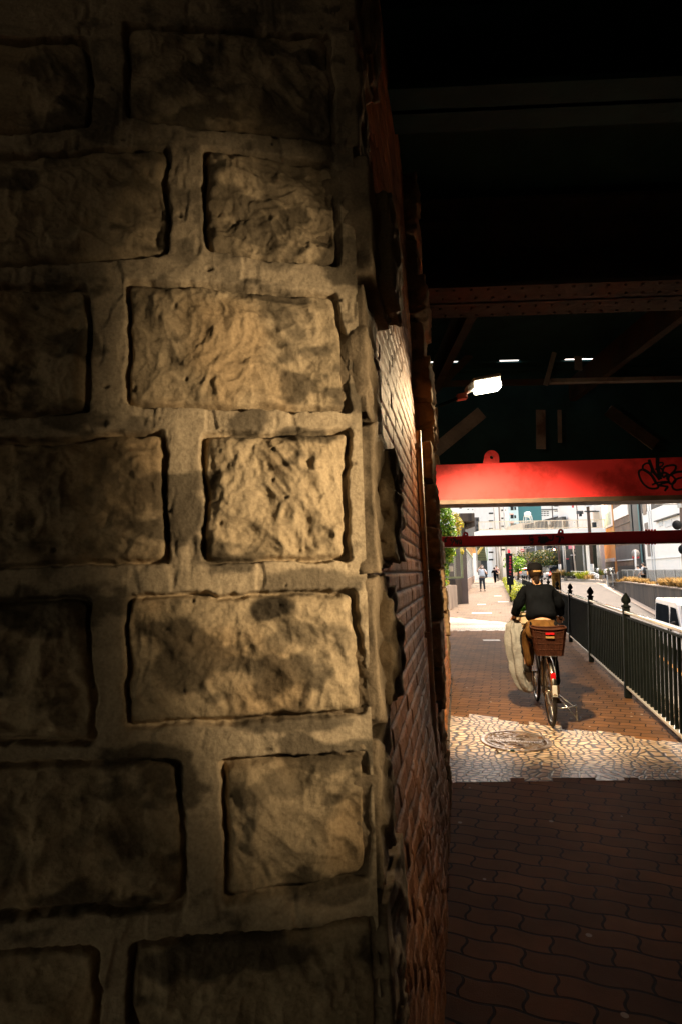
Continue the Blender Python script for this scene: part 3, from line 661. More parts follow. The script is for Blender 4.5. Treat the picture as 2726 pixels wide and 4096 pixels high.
# tactile/white insert plates in pavement
pl = MB(); a = gp(1930, 2562); b = gp(1997, 2562); pl.box((a+b)/2+V((0,0,.003)), ((b-a).length, .22, .006), ax=((b-a).normalized(), V((-(b-a).y, (b-a).x, 0)).normalized(), UP)); tag(pl.build('boundary_plate', M_WHT), 'small white rectangular plate set in the brown paving before the bright strip', 'pavement plate', 'white plates in the paving')
for n_, (x0, x1, y, lb) in enumerate(((1908, 1940, 2418, 'short white plate in the pale sunlit paving, nearer the left wall'), (1990, 2033, 2408, 'white plate in the pale paving beside the hedge foot'), (1885, 1965, 2453, 'long white line plate in pale paving just beyond the bright cobble strip'), (1975, 2003, 2384, 'small distant white plate in pale paving by the hedge'))):
    a = gp(x0, y); b = gp(x1, y); tag(MB().box((a+b)/2+V((0,0,.003)), ((b-a).length, .25, .006), ax=((b-a).normalized(), V((-(b-a).y, (b-a).x, 0)).normalized(), UP)).build('boundary_plate', M_WHT), lb, 'pavement plate', 'white plates in the paving')
# ================================================================== RAILING along the footway
M_RAIL = mat('black green railing paint', (.006,.009,.0085), .7, var=.3, scale=10, bump=.1, spec=.12)
p3 = gp(2510, 2792); p1 = gp(2281, 2568)
M_RTOP = mat('glare-pale rail paint', (.80,.78,.74), .22, metal=.0, var=.1, scale=10, bump=.05, spec=1.0, coat=1.0)  # pale base colour imitates sky glare along top and bottom rails
RX = (p3.x+p1.x)/2; RXf = lambda y: p3.x + (p1.x-p3.x)*(y-p3.y)/(p1.y-p3.y)
rail = empty('iron_railing', (RXf(2), 2, 0), 'long black iron railing with finial posts between footway and sunken road', 'railing')
dRl = (V((p1.x, p1.y, 0))-V((p3.x, p3.y, 0))).normalized(); span = (p1-p3).length/2
RP = lambda k: V((p3.x, p3.y, 0)) + dRl*(span*k)      # k=0 at third visible post
K0, K1 = -3, 11
rt = MB(); rt.bar(RP(K0)+UP*.985, RP(K1)+UP*.985, .058, .034); rt.build('top_rail', M_RTOP, rail, bevel=.008)
rt = MB(); rt.bar(RP(K0)+UP*.125, RP(K1)+UP*.125, .045, .03); rt.build('bottom_rail', M_RTOP, rail, bevel=.006)
rt = MB(); rt.bar(RP(K0)+UP*.93, RP(K1)+UP*.93, .03, .02); rt.build('upper_rail', M_RAIL, rail)
pm = None
for k in range(K0, K1+1):
    P0 = RP(k)
    if pm is None:
        pm = MB().box((0,0,.52), (.072,.072,1.04)).build('post', M_RAIL, None, bevel=.006)
        fin = MB().lathe((0,0,1.04), [(.05,0),(.052,.02),(.03,.03),(.026,.045),(.046,.06),(.052,.085),(.05,.10),(.032,.135),(.014,.16),(.004,.172)], 14).build('finial', M_RAIL, None)
        fin.parent = pm; pm.parent = rail; q = pm
    else:
        q = pm.copy(); COL.objects.link(q); f = fin.copy(); COL.objects.link(f); f.parent = q
    q.parent = rail; q.matrix_parent_inverse = wmat(rail).inverted(); q.location = P0; q.rotation_euler = (0, 0, math.atan2(dRl.y, dRl.x))
bal = None; n_b = 0; far_b = MB(); NB = 20
for k in range(-2, K1):
    for i in range(1, NB):
        t = k + i/NB; P0 = RP(t)
        if k == -2 and i < 12: continue
        if n_b < 99:
            if bal is None:
                bal = MB().box((0,0,.53), (.025,.025,.80)).build('baluster', M_RAIL, None); b_ = bal
            else: b_ = bal.copy(); COL.objects.link(b_)
            b_.parent = rail; b_.matrix_parent_inverse = wmat(rail).inverted(); b_.location = P0; b_.rotation_euler = (0, 0, math.atan2(dRl.y, dRl.x)); n_b += 1
        else: far_b.box(P0+UP*.53, (.025,.025,.80), rz=math.atan2(dRl.y, dRl.x))
fb = far_b.build('distant_balusters', M_RAIL, rail); tag(fb, kind='stuff')
from mathutils import Quaternion
rail.rotation_mode = 'QUATERNION'; rail.rotation_quaternion = Quaternion(dRl, .05)
# ================================================================== SKIN-BASED FIGURES
def skin(name, pts, edges, m, parent, sub=2, root=0, smooth=True):
    bm = bmesh.new(); ly = bm.verts.layers.skin.verify(); vs = []
    for p in pts:
        v = bm.verts.new(p[0]); r = p[1]; v[ly].radius = (r, r) if isinstance(r, (int, float)) else r; vs.append(v)
    vs[root][ly].use_root = True
    for a, b in edges: bm.edges.new((vs[a], vs[b]))
    me = bpy.data.meshes.new(name); bm.to_mesh(me); bm.free(); me.materials.append(m)
    o = link(me, name, parent, world=False); s = o.modifiers.new('skin', 'SKIN'); s.use_smooth_shade = True; s.branch_smoothing = .3
    u = o.modifiers.new('sub', 'SUBSURF'); u.levels = sub; u.render_levels = sub
    return o
class G:
    def __init__(s): s.p = []; s.e = []
    def v(s, p, r, frm=None):
        s.p.append((V(p), r)); i = len(s.p)-1
        if frm is not None: s.e.append((frm, i))
        return i
    def chain(s, start, lst):
        a = start
        for p, r in lst: a = s.v(p, r, a)
        return a
def add_hand(g, wrist, elbow, wp, out, curl, up, s=1.0):
    """palm plus five separate bent fingers. out: finger direction, curl: direction the fingers bend to, up: across the knuckles"""
    out = V(out).normalized(); curl = V(curl).normalized(); up = V(up).normalized()
    palm = g.v(wp+out*.05*s, .024*s, wrist); 
    for k, (o, L) in enumerate(((-.028,.060),(-.009,.070),(.010,.066),(.028,.052))):
        b = wp+out*.082*s+up*o*s; a = g.v(b, .0095*s, palm); a = g.v(b+out*L*.42*s+curl*.012*s, .009*s, a); a = g.v(b+out*L*.55*s+curl*L*.45*s, .0085*s, a); g.v(b+out*L*.30*s+curl*L*.75*s, .008*s, a)
    t = g.v(wp+out*.035*s-up*.034*s+curl*.012*s, .011*s, palm); g.v(wp+out*.062*s-up*.040*s+curl*.035*s, .010*s, t)
M_SKIN = mat('skin', (.52,.30,.19), .55, var=.08, scale=12, bump=.05); M_BLK = mat('black knit cloth', (.004,.005,.007), .95, var=.35, scale=12, bump=.5, bscale=160, spec=.05)
M_TROU = mat('black trousers', (.008,.008,.009), .9, spec=.05, var=.3, bump=.3, bscale=90); M_OLV = mat('olive brown cloth', (.11,.055,.016), .85, spec=.1, var=.3, scale=14, bump=.5, bscale=120)
M_HAIR = mat('dark brown hair', (.018,.009,.005), .7, spec=.1, var=.5, scale=60, bump=.6, bscale=150); M_CAP = mat('black cap cloth', (.006,.006,.007), .9, spec=.05, bump=.3, bscale=200)
M_TAN = mat('tan strap', (.28,.17,.06), .5); M_SHOE = mat('black shoe', (.014,.013,.012), .5); M_WHS = mat('white cloth', (.6,.6,.58), .8, var=.1, bump=.2)
def crease(o, st, sz, d=1):
    t = bpy.data.textures.new('folds', 'CLOUDS'); t.noise_scale = sz; t.noise_depth = d; t.noise_basis = 'VORONOI_F1'
    m = o.modifiers.new('folds', 'DISPLACE'); m.texture = t; m.strength = st; m.mid_level = .45; return o
# ------------------------------------------------------------------ bicycle (x right, y forward, origin at rear tyre contact)
Rc = gp(2204, 2903); Fc = gp(2141, 2822); hd = (Fc-Rc); yawb = math.atan2(-hd.x, hd.y)-.05; RSC = (.90, 1.0, .985)
bk = empty('bicycle', Rc, 'city bicycle seen from behind with a brown rear basket and red reflector', 'bicycle', rz=yawb)
def bpart(mb, name, m, parent=None, bevel=0): return mb.build(name, m, parent or bk, bevel, world=False)
M_TYRE = mat('tyre rubber', (.014,.013,.012), .75, bump=.2); M_CHR = mat('chrome', (.5,.5,.48), .22, metal=1, bump=0, var=.1); M_BFR = mat('dark bicycle paint', (.02,.022,.025), .3, bump=0)
M_BSK = mat('brown woven basket', (.045,.016,.009), .6, spec=.1, var=.3, scale=30, bump=.3); M_REDR = mat('red reflector', (.6,.01,.015), .2, bump=0, spec=.8)
WB = 1.06; WR = .33
def wheel(y):
    w_ = MB(); c = V((0, y, WR)); pts = [c+V((0, math.sin(a)*(WR-.017), math.cos(a)*(WR-.017))) for a in [2*math.pi*i/40 for i in range(41)]]
    t = bpart(MB().tube(pts, .0185, 8, False), 'wheel', M_TYRE)
    pts = [c+V((0, math.sin(a)*(WR-.042), math.cos(a)*(WR-.042))) for a in [2*math.pi*i/40 for i in range(41)]]
    bpart(MB().tube(pts, .010, 6, False), 'rim', M_CHR, t); bpart(MB().tube([c-V((.05,0,0)), c+V((.05,0,0))], .018, 10), 'hub', M_CHR, t)
    sp = MB()
    for i in range(28):
        a = 2*math.pi*i/28; sp.tube([c+V((.03*(-1)**i, 0, 0)), c+V((0, math.sin(a)*.29, math.cos(a)*.29))], .0013, 4, False)
    bpart(sp, 'spokes', M_CHR, t)
wheel(0); wheel(WB)
fr = MB(); BB = V((0,.46,.29)); ST = V((0,.27,.74)); HT = V((0,.84,.86)); HB = V((0,.90,.62))
fr.tube([BB, ST], .016); fr.tube([BB, V((0,.66,.36)), V((0,.84,.66)), HB+V((0,-.03,.08))], .02); fr.tube([ST+V((0,.04,-.12)), V((0,.6,.45)), V((0,.86,.74))], .013)
for s in (-1, 1):
    fr.tube([BB, V((.055*s,0,WR))], .009); fr.tube([ST+V((0,0,-.06)), V((.055*s,0,WR))], .008); fr.tube([HB, V((.06*s, WB-.05, .6)), V((.058*s, WB, WR))], .011)
fr.tube([HB, HT], .02); bpart(fr, 'frame', M_BFR)
fd = MB(); vs = []; n = 16
for i in range(n+1):
    a = math.radians(-15 + 190*i/n - 90)
    for k in range(5):
        w_ = (k-2)/2*.033; r = WR+.022-abs(k-2)*.004*(k-2)**2/2; vs.append(V((w_, -math.cos(a)*-r*-1 if False else math.sin(a)*-r, WR+math.cos(a)*r)))
fs = [(i*5+k, i*5+k+1, (i+1)*5+k+1, (i+1)*5+k) for i in range(n) for k in range(4)]
fd.add(vs, fs, True); fo_ = bpart(fd, 'rear_fender', M_CHR); so_ = fo_.modifiers.new('s', 'SOLIDIFY'); so_.thickness = .002
bpart(MB().box((0,-.30,.52), (.05,.012,.075)), 'red_reflector', M_REDR, bevel=.01); bpart(MB().box((0,-.345,.40), (.045,.008,.10)), 'white_sticker', M_WHS)
rk = MB()
for s in (-.05, .05): rk.tube([V((s,.28,.70)), V((s,-.26,.70))], .006, 6); rk.tube([V((s,-.2,.70)), V((s*1.2,0,WR))], .006, 6)
for y in (-.25,-.1,.05,.2): rk.tube([V((-.05,y,.70)), V((.05,y,.70))], .005, 6)
bpart(rk, 'rear_rack', M_BFR)
# rear basket: tapered woven wall
bs = MB(); BWt, BWb, BDt, BDb, z0, z1 = .178, .135, .13, .10, .705, .95; yc = -.12
def ring(z, w, d, n=36):
    o = []
    for i in range(n):
        a = 2*math.pi*i/n; c_, s_2 = math.cos(a), math.sin(a); k = 1/max(abs(c_), abs(s_2))**.86; o.append(V((w*c_*k, yc+d*s_2*k, z)))
    return o
n = 36; nr = 9; vs = []
for r in range(nr+1):
    t = r/nr; zz = z0+(z1-z0)*t; vs += [p+V((0,0,.018*t*(abs(p.x)/BWt)**2)) for p in ring(zz, BWb+(BWt-BWb)*t, BDb+(BDt-BDb)*t)]
fs = [(r*n+i, r*n+(i+1) % n, (r+1)*n+(i+1) % n, (r+1)*n+i) for r in range(nr) for i in range(n)]
bs.add(vs, fs); bs.add(vs[:n], [tuple(range(n))]); rb = bpart(bs, 'rear_basket', M_BSK); so_ = rb.modifiers.new('s', 'SOLIDIFY'); so_.thickness = .004
wv = MB()
for i in range(n):
    wv.tube([vs[i], vs[nr*n+i]], .0045, 5, False)
for r in (0, 2, 4, 6, 8): wv.tube(vs[r*n:(r+1)*n]+[vs[r*n]], .0042, 5, False)
bpart(wv, 'basket_weave', M_BSK, rb); rimp = vs[nr*n:]+[vs[nr*n]]; bpart(MB().tube(rimp, .009, 6, False), 'basket_rim', M_BSK, rb)
bpart(MB().box((-.0,yc-BDt-.004,.915), (.085,.008,.016)), 'red_reflector_bar', M_REDR, rb); bpart(MB().box((0,yc-BDt+.002,.88), (.085,.012,.018)), 'basket_plate', M_TAN, rb)
hb = MB(); hb.tube([V((-.275,.62,.985)), V((-.25,.70,1.0)), V((-.10,.82,1.0)), V((0,.83,.98)), V((.10,.82,1.0)), V((.25,.70,1.0)), V((.275,.62,.985))], .011, 8); hb.tube([HT, V((0,.83,.99))], .013); bpart(hb, 'handlebar', M_CHR)
for s in (-1, 1): bpart(MB().tube([V((.275*s,.60,.982)), V((.262*s,.70,.995))], .017, 10), 'grip', M_SHOE)
sdl = MB().ball((0,.20,.79), (.10,.12,.035), 16, 8).ball((0,.32,.785), (.04,.10,.025), 12, 6); sdl.tube([ST, V((0,.24,.79))], .013); bpart(sdl, 'saddle', M_SHOE)
fbk = MB()
for r in range(5):
    z = .68+.055*r; w_ = .13+.012*r; fbk.tube([V((-w_,.93,z)), V((w_,.93,z)), V((w_,1.13+.008*r,z)), V((-w_,1.13+.008*r,z)), V((-w_,.93,z))], .004, 5, False)
for x in (-.13,-.09,-.045,0,.045,.09,.13):
    for y in (.93, 1.13): fbk.tube([V((x, y, .68)), V((x*1.35, y, .90))], .0035, 5, False)
bpart(fbk, 'front_basket', M_BFR)
PL = BB+V((-.16,.07,.135)); PR = BB+V((.14,-.02,-.155))
bpart(MB().tube([BB-V((.07,0,0)), PL+V((.07,0,0))], .010, 8), 'crank_arm', M_CHR); bpart(MB().tube([BB+V((.06,0,0)), PR-V((.06,0,0))], .010, 8), 'crank_arm', M_CHR); bpart(MB().lathe(BB+V((.045,0,0)), [(.085,0),(.085,.004)], 20, axis=V((1,0,0))), 'chainring', M_CHR)
for p in (PL, PR): bpart(MB().box(p, (.10,.075,.022)), 'pedal', M_SHOE, bevel=.004)
sd = MB(); sd.tube([V((-.07,.03,.30)), V((-.05,-.16,.235)), V((.06,-.25,.225)), V((.16,-.24,.235)), V((.225,-.22,.25))], .006, 6); sd.tube([V((.06,0,.30)), V((.22,-.20,.13))], .005, 6); sd.tube([V((.06,.0,.32)), V((.23,-.15,.21))], .005, 6); sd.tube([V((.225,-.22,.25)), V((.22,-.20,.10))], .006, 6); bpart(sd, 'stand', M_CHR)
# ------------------------------------------------------------------ rider
rd = empty('person', Rc, 'cyclist seen from behind in black sweater and black cap, riding past the railing', 'person', rz=yawb)
g = G(); pel = g.v((0,.235,.885), .105)
ch = g.chain(pel, [((0,.27,.99), .11), ((0,.33,1.12), .12), ((0,.40,1.27), .115)]); nk = g.chain(ch, [((-.005,.44,1.36), .055), ((-.01,.465,1.42), .048)])
hdv = g.chain(nk, [((-.012,.485,1.47), .062), ((-.012,.49,1.525), .076), ((-.012,.485,1.57), .062)]); g.v((-.012,.58,1.495), .014, nk+2 if False else len(g.p)-2)
for s in (-1, 1):
    sh = g.v((.15*s,.40,1.305), .055, ch); el = g.chain(sh, [((.215*s,.43,1.20), .044), ((.25*s,.50,1.10), .036)]); wp = V((.268*s,.575,1.02)); wr = g.v(wp, .024, el)
    add_hand(g, wr, el, wp-V((0,.0,.0)), (.0,.72,-.35), (0,-.1,-1), (1*s*-1,0,0), .95)
    kn = V((-.15,.585,.80)) if s < 0 else V((.125,.57,.63)); an = PL+V((.0,-.06,.09)) if s < 0 else PR+V((0,-.06,.09))
    hp = g.v((.085*s,.25,.875), .082, pel); mid = g.v(V((.085*s,.25,.875)).lerp(kn, .5), .072, hp); k_ = g.v(kn, .052, mid); cf = g.v(kn.lerp(an, .4), .05, k_); a_ = g.v(an, .034, cf)
    g.chain(a_, [(an+V((0,.06,-.045)), .032), (an+V((0,.14,-.06)), .026)])
skin('body', g.p, g.e, M_SKIN, rd)
g = G(); b0 = g.v((0,.255,.985), (.168,.125)); b1_ = g.v((0,.29,1.06), (.185,.14), b0); b2_ = g.v((0,.345,1.17), (.178,.14), b1_); b3_ = g.v((-.002,.40,1.275), (.14,.118), b2_); g.v((-.004,.43,1.345), .068, b3_)
for s in (-1, 1):
    sh = g.v((.148*s,.40,1.30), .072, b3_); g.chain(sh, [((.205*s,.42,1.215), .070), ((.235*s,.47,1.13), .064), ((.255*s,.525,1.07), .055), ((.265*s,.56,1.035), .04)])
crease(skin('sweater', g.p, g.e, M_BLK, rd, 3), .035, .13)
g = G(); p0 = g.v((0,.235,.87), .125)
for s in (-1, 1):
    kn = V((-.15,.585,.80)) if s < 0 else V((.125,.57,.63)); an = PL+V((.0,-.06,.09)) if s < 0 else PR+V((0,-.06,.09))
    hp = g.v((.09*s,.25,.865), .10, p0); g.chain(hp, [(V((.085*s,.25,.875)).lerp(kn, .5), .092), (kn, .075), (kn.lerp(an, .45), .068), (kn.lerp(an, .85), .058)])
crease(skin('trousers', g.p, g.e, M_TROU, rd, 3), .02, .09)
def shell(name, rows, m, parent, n=40, fold=.006, ff=7, seed=0, thick=.003, world=False, close=True):
    """cloth shell from stacked elliptical rings: (centre, rx, ry)"""
    vs = []; rsd = random.Random(seed); ph = [rsd.uniform(0, 6.28) for _ in range(4)]
    for j, (c, rx, ry) in enumerate(rows):
        for i in range(n):
            a = 2*math.pi*i/n; f = 1+fold/max(rx, .05)*(math.sin(ff*a+ph[0]+j*.25)+.6*math.sin((ff+4)*a+ph[1]-j*.4))
            vs.append(V(c)+V((math.cos(a)*rx*f, math.sin(a)*ry*f, 0)))
    fs = [(j*n+i, j*n+(i+1) % n, (j+1)*n+(i+1) % n, (j+1)*n+i) for j in range(len(rows)-1) for i in range(n)]
    if close: fs += [tuple(range(n-1, -1, -1)), tuple((len(rows)-1)*n+i for i in range(n))]
    mb = MB(); mb.add(vs, fs, True); o = mb.build(name, m, parent, world=world)
    u = o.modifiers.new('s', 'SUBSURF'); u.levels = 2; u.render_levels = 2
    crease(o, max(.012, fold*2.2), .10)
    return o
shell('apron_skirt', [((0,.16,.80), .10, .08), ((.0,.18,.825), .165, .13), ((.0,.195,.87), .19, .15), ((0,.22,.93), .182, .145), ((0,.25,.985), .15, .12), ((0,.26,1.01), .12, .1)], M_OLV, rd, 56, .008, 11, 3)
shell('apron_tail', [((-.135,.44,.49), .035, .05), ((-.14,.44,.56), .05, .07), ((-.14,.44,.66), .062, .09), ((-.14,.44,.76), .075, .11), ((-.13,.38,.86), .085, .12), ((-.10,.3,.92), .08, .1)], M_OLV, rd, 30, .006, 6, 5)
hr = MB().ball((-.012,.478,1.50), (.079,.086,.085), 20, 14); hr.ball((-.006,.42,1.405), (.032,.034,.042), 12, 8); hr.ball((-.008,.44,1.43), (.045,.04,.045), 12, 8)
o = bpart(hr, 'hair', M_HAIR, rd)
cp = MB(); cp.lathe((-.012,.49,1.515), [(.088,0),(.092,.015),(.090,.04),(.080,.066),(.058,.084),(.030,.091),(.006,.094)], 24); bpart(cp, 'cap', M_CAP, rd)
bpart(MB().lathe((-.012,.49,1.603), [(.008,0),(.006,.006)], 8), 'cap_button', M_CAP, rd)
brm = MB().ball((-.012,.585,1.517), (.07,.06,.008), 16, 6); bpart(brm, 'cap_brim', M_CAP, rd)
bpart(MB().tube([V((-.012+.0925*math.sin(a), .49-.0925*math.cos(a), 1.508)) for a in [-.35+.13*i for i in range(9)]], .011, 8), 'cap_strap', M_TAN, rd)
for s in (-1, 1): bpart(MB().ball((-.012+.083*s,.50,1.49), (.010,.018,.028), 10, 8), 'ear', M_SKIN, rd)
for p in (PL, PR): bpart(MB().ball(p+V((0,.03,.045)), (.044,.125,.036), 16, 8).ball(p+V((0,-.06,.06)), (.036,.045,.05), 12, 8), 'shoe', M_SHOE, rd)
# shopping bag hanging from the left grip, tote in the front basket
M_BAG = mat('grey white cloth bag', (.23,.235,.235), .75, var=.15, scale=9, bump=.4, bscale=50); M_RDB = mat('red cloth', (.35,.02,.03), .7, bump=.2)
bg_ = empty('shopping_bag', Rc, 'large pale grey cloth bag hanging from the left handlebar of the bicycle', 'bag', rz=yawb)
shell('bag_cloth', [((-.155,.60,.19), .02, .02), ((-.185,.60,.23), .08, .05), ((-.21,.60,.32), .105, .07), ((-.235,.60,.45), .112, .075), ((-.245,.60,.58), .118, .08), ((-.25,.60,.68), .128, .085), ((-.265,.60,.78), .112, .07), ((-.275,.60,.86), .095, .05), ((-.272,.61,.93), .075, .035), ((-.27,.615,.975), .035, .02)], M_BAG, bg_, 44, .016, 5, 9)
crease([c for c in bg_.children][0], .018, .22)
shell('bag_fold', [((-.33,.585,.46), .02, .012), ((-.345,.585,.56), .034, .03), ((-.35,.585,.68), .045, .04), ((-.335,.59,.80), .05, .035), ((-.31,.6,.90), .04, .03)], M_BAG, bg_, 24, .006, 4, 2)
shell('red_panel', [((-.115,.60,.36), .012, .03), ((-.122,.59,.48), .022, .04), ((-.13,.59,.60), .03, .045), ((-.145,.59,.70), .032, .04)], M_RDB, bg_, 20, .004, 3, 4)
bpart(MB().tube([V((-.29,.61,.95)), V((-.275,.64,1.005)), V((-.255,.62,.95))], .006, 6), 'bag_handle', M_WHS, bg_)
tt = empty('tote_bag', Rc, 'cream tote with green vegetables standing in the front bicycle basket', 'bag', rz=yawb)
shell('bag_cloth', [((-.08,1.02,.70), .09, .07), ((-.085,1.02,.82), .115, .09), ((-.09,1.02,.93), .12, .09), ((-.10,1.02,1.0), .11, .08), ((-.105,1.02,1.03), .09, .06)], mat('cream cloth', (.5,.4,.27), .8), tt, 30, .008, 5, 7)
M_VEG = mat_leaf('vegetable leaf', (.03,.12,.01), (.10,.28,.03)); vg = MB(); random.seed(2)
for i in range(120):
    c = V((-.085+random.gauss(0,.04), 1.02+random.gauss(0,.03), 1.045+random.random()*.06)); a = random.random()*6.3; t = random.uniform(-1,1); u = V((math.cos(a), math.sin(a), t)).normalized()*.022; w_ = u.cross(V((random.random(), random.random(), 1))).normalized()*.014
    vg.add([c-u-w_, c+u-w_, c+u+w_, c-u+w_], [(0,1,2,3)])
vg.build('vegetables', M_VEG, tt, world=False)
um = empty('umbrella', Rc, 'closed black umbrella standing upright at the left handlebar of the bicycle', 'umbrella', rz=yawb)
bpart(MB().tube([V((-.285,.64,.98)), V((-.245,.66,1.12)), V((-.20,.67,1.23))], [.009,.014,.012], 8), 'folded_canopy', M_CAP, um)
bpart(MB().tube([V((-.20,.67,1.23)), V((-.193,.675,1.26)), V((-.175,.678,1.275)), V((-.155,.68,1.265)), V((-.15,.68,1.24))], .010, 8), 'crook_handle', M_SHOE, um)

for o_ in (bk, rd, bg_, tt, um): o_.scale = RSC
# ================================================================== BACKGROUND THINGS
def cb(x0, x1, y0, y1, d, th, m=None):
    """box facing the viewer side of the street: pixel rectangle at depth d, real thickness th behind it"""
    m = m or MB(); cx = (x0+x1)/2; cy = (y0+y1)/2
    L = (at(x0, cy, d)-at(x1, cy, d)).length; c = at(cx, cy, d); h = abs(zat(cx, y0, d)-zat(cx, y1, d))
    return m.box(c + FH*(th/2), (L, th, h), ax=(RT, FH, UP))
def cbg(x0, x1, y0, z0, d, th, m=None):
    """same, but from the pixel top y0 down to height z0"""
    m = m or MB(); cx = (x0+x1)/2; c = at(cx, y0, d); L = (x1-x0)/F_PX*d; z1 = c.z
    return m.box(V((c.x, c.y, (z0+z1)/2)) + FH*(th/2), (L, th, z1-z0), ax=(RT, FH, UP))
def thing(name, mb, m, label, cat, group=None, bevel=0, loc=None):
    o = mb.build(name, m, None, bevel); return tag(o, label, cat, group)
def colr(name, c, r=.7, **k): return mat(name, c, r, **k)
W_WHITE = colr('white render', (.82,.79,.74), .8, var=.06, scale=.4, bump=.1); W_PALE = colr('pale panels', (.62,.63,.62), .7, var=.08, scale=.3)
W_TEAL = colr('teal cladding', (.03,.14,.16), .6, var=.12, scale=.25, bump=.05); W_LBLUE = colr('light blue tiles', (.42,.58,.62), .6, var=.08, scale=.5)
W_CREAM = colr('cream render', (.66,.56,.44), .8, var=.1, scale=.4); W_DARK = colr('dark glass', (.012,.016,.018), .4, var=.3, bump=0, spec=.25); W_GREY = colr('grey cladding', (.07,.07,.068), .6, var=.2, scale=.8)
W_DROOF = colr('charcoal roof', (.02,.024,.026), .6, var=.2); W_ORG = colr('orange render', (.70,.33,.09), .75, var=.1, scale=.5); W_BRN = colr('brown corrugated wall', (.16,.105,.07), .75, var=.2, scale=.6, dirt=(.08,.055,.04))
W_PINK = colr('pink panel', (.65,.17,.22), .6, var=.1); W_REDS = colr('red sign', (.6,.03,.05), .5); POLE_C = colr('concrete pole', (.36,.32,.27), .8, var=.2, scale=2); POLE_B = colr('brown pole', (.07,.04,.026), .8, var=.3, scale=2)
POLE_G = colr('grey steel pole', (.42,.41,.38), .5, var=.15); G_GREEN = colr('pale green paint', (.36,.47,.30), .6, var=.2, scale=6); WIRE = colr('wire mesh', (.20,.21,.19), .5)
M_GLS = colr('car glass', (.01,.012,.014), .4, bump=0, spec=.0); M_CARW = mat('white car paint', (.74,.73,.70), .25, bump=0, var=.04, coat=.6); M_CARS = mat('silver car paint', (.38,.38,.37), .3, metal=.5, bump=0, coat=.5); M_CARD = mat('dark car paint', (.03,.035,.04), .25, bump=0, coat=.6)
M_TAIL = mat('lit tail lamp', (.7,.03,.02), .3, bump=0, em=2.0, emc=(1,.06,.04)); M_PLATE = colr('number plate', (.7,.68,.55), .5)
# ---------------- text helper
def text_mesh(name, s, size, m, parent, org, xa, za, ext=.004):
    cu = bpy.data.curves.new(name, 'FONT'); cu.body = s; cu.size = size; cu.align_x = 'CENTER'; cu.align_y = 'CENTER'; cu.extrude = ext
    o = bpy.data.objects.new(name, cu); COL.objects.link(o); dg = bpy.context.evaluated_depsgraph_get(); me = bpy.data.meshes.new_from_object(o.evaluated_get(dg)); bpy.data.objects.remove(o)
    me.materials.clear(); me.materials.append(m); xa = V(xa).normalized(); za = V(za).normalized(); nn = xa.cross(za)
    me.transform(Matrix(((xa.x, za.x, nn.x, org.x), (xa.y, za.y, nn.y, org.y), (xa.z, za.z, nn.z, org.z), (0,0,0,1)))); me.name = name
    return link(me, name, parent)
# ---------------- LED warning board
M_SB = colr('black sign board', (.006,.007,.007), .7, spec=.15, bump=.05); M_LED = mat('dim red lamps', (.35,.02,.03), .5, bump=0, em=.08, emc=(.9,.05,.08)); M_BEAC = mat('red beacon', (.75,.02,.03), .25, bump=0, em=.25, emc=(1,.03,.05))
d_ = 26.0; b0 = gp(2040, 2408); d_ = b0.dot(FH)
sg = empty('warning_board', b0, 'tall black roadside warning board with vertical red lettering and a red beacon on top', 'sign board')
cb(2026, 2050, 2214, 2340, d_, .16).build('board', M_SB, sg, bevel=.01)
cbg(2035.5, 2042.5, 2338, 0, d_+.03, .09).build('post', M_SB, sg, bevel=.01)
q = at(2036, 2214, d_)+FH*.08; MB().lathe(q, [(.05,0),(.05,.04)], 12).build('beacon_base', M_SB, sg)
MB().lathe(q+UP*.04, [(.058,0),(.062,.02),(.06,.13),(.045,.165),(.0,.17)], 14).build('beacon', M_BEAC, sg)
for ch, yy in zip('異常発生時車へ', (2229, 2240.5, 2252, 2263.5, 2274.5, 2288, 2299)):
    text_mesh('lettering', ch, .115, M_LED, sg, at(2038.6, yy, d_-.004), RT, UP)
cb(2033, 2037, 2309, 2312, d_-.02, .02).build('indicator_lamp', M_WHS, sg)
# ---------------- yellow sign on the railing
d_ = 17.0; sg = empty('yellow_sign', at(2222, 2400, d_), 'ochre vertical sign with dark characters fixed by the railing, behind the cyclist', 'sign board')
cb(2208, 2238, 2289, 2392, d_, .05).build('board', mat('ochre sign paint', (.42,.27,.08), .6, var=.25, scale=6), sg, bevel=.006)
cbg(2234, 2239, 2290, 0, d_+.06, .05).build('post', M_SB, sg)
for ch, yy in zip('異常へ', (2305, 2320, 2336)): text_mesh('lettering', ch, .105, colr('brown sign letters', (.10,.02,.01), .6), sg, at(2224, yy, d_-.003), RT, UP)
# ---------------- left side: ivy, fence, low walls
def leaves(mb, c, r, n, sz, seed=0, flat=False):
    rs = random.Random(seed)
    for i in range(n):
        while True:
            p = V((rs.uniform(-1,1), rs.uniform(-1,1), rs.uniform(-1,1)))
            if .15 < p.length < 1: break
        if rs.random() < .6: p = p.normalized()*rs.uniform(.75, 1.05)
        q = V(c)+V((p.x*r[0], p.y*r[1], p.z*r[2])); nn = (p+V((rs.gauss(0,.5), rs.gauss(0,.5), rs.gauss(.3,.5)))).normalized(); u = nn.cross(V((rs.gauss(0,1), rs.gauss(0,1), rs.gauss(0,1)))).normalized(); v = nn.cross(u); s = sz*rs.uniform(.6, 1.25)
        mb.add([q-u*s*.5, q+v*s*.38, q+u*s*.6, q-v*s*.38], [(0,1,2,3)])
M_IVY = mat_leaf('ivy leaf', (.012,.05,.004), (.16,.36,.015), (.45,.52,.06)); M_IVY2 = mat_leaf('yellowing ivy leaf', (.10,.13,.015), (.42,.36,.04), (.55,.30,.06))
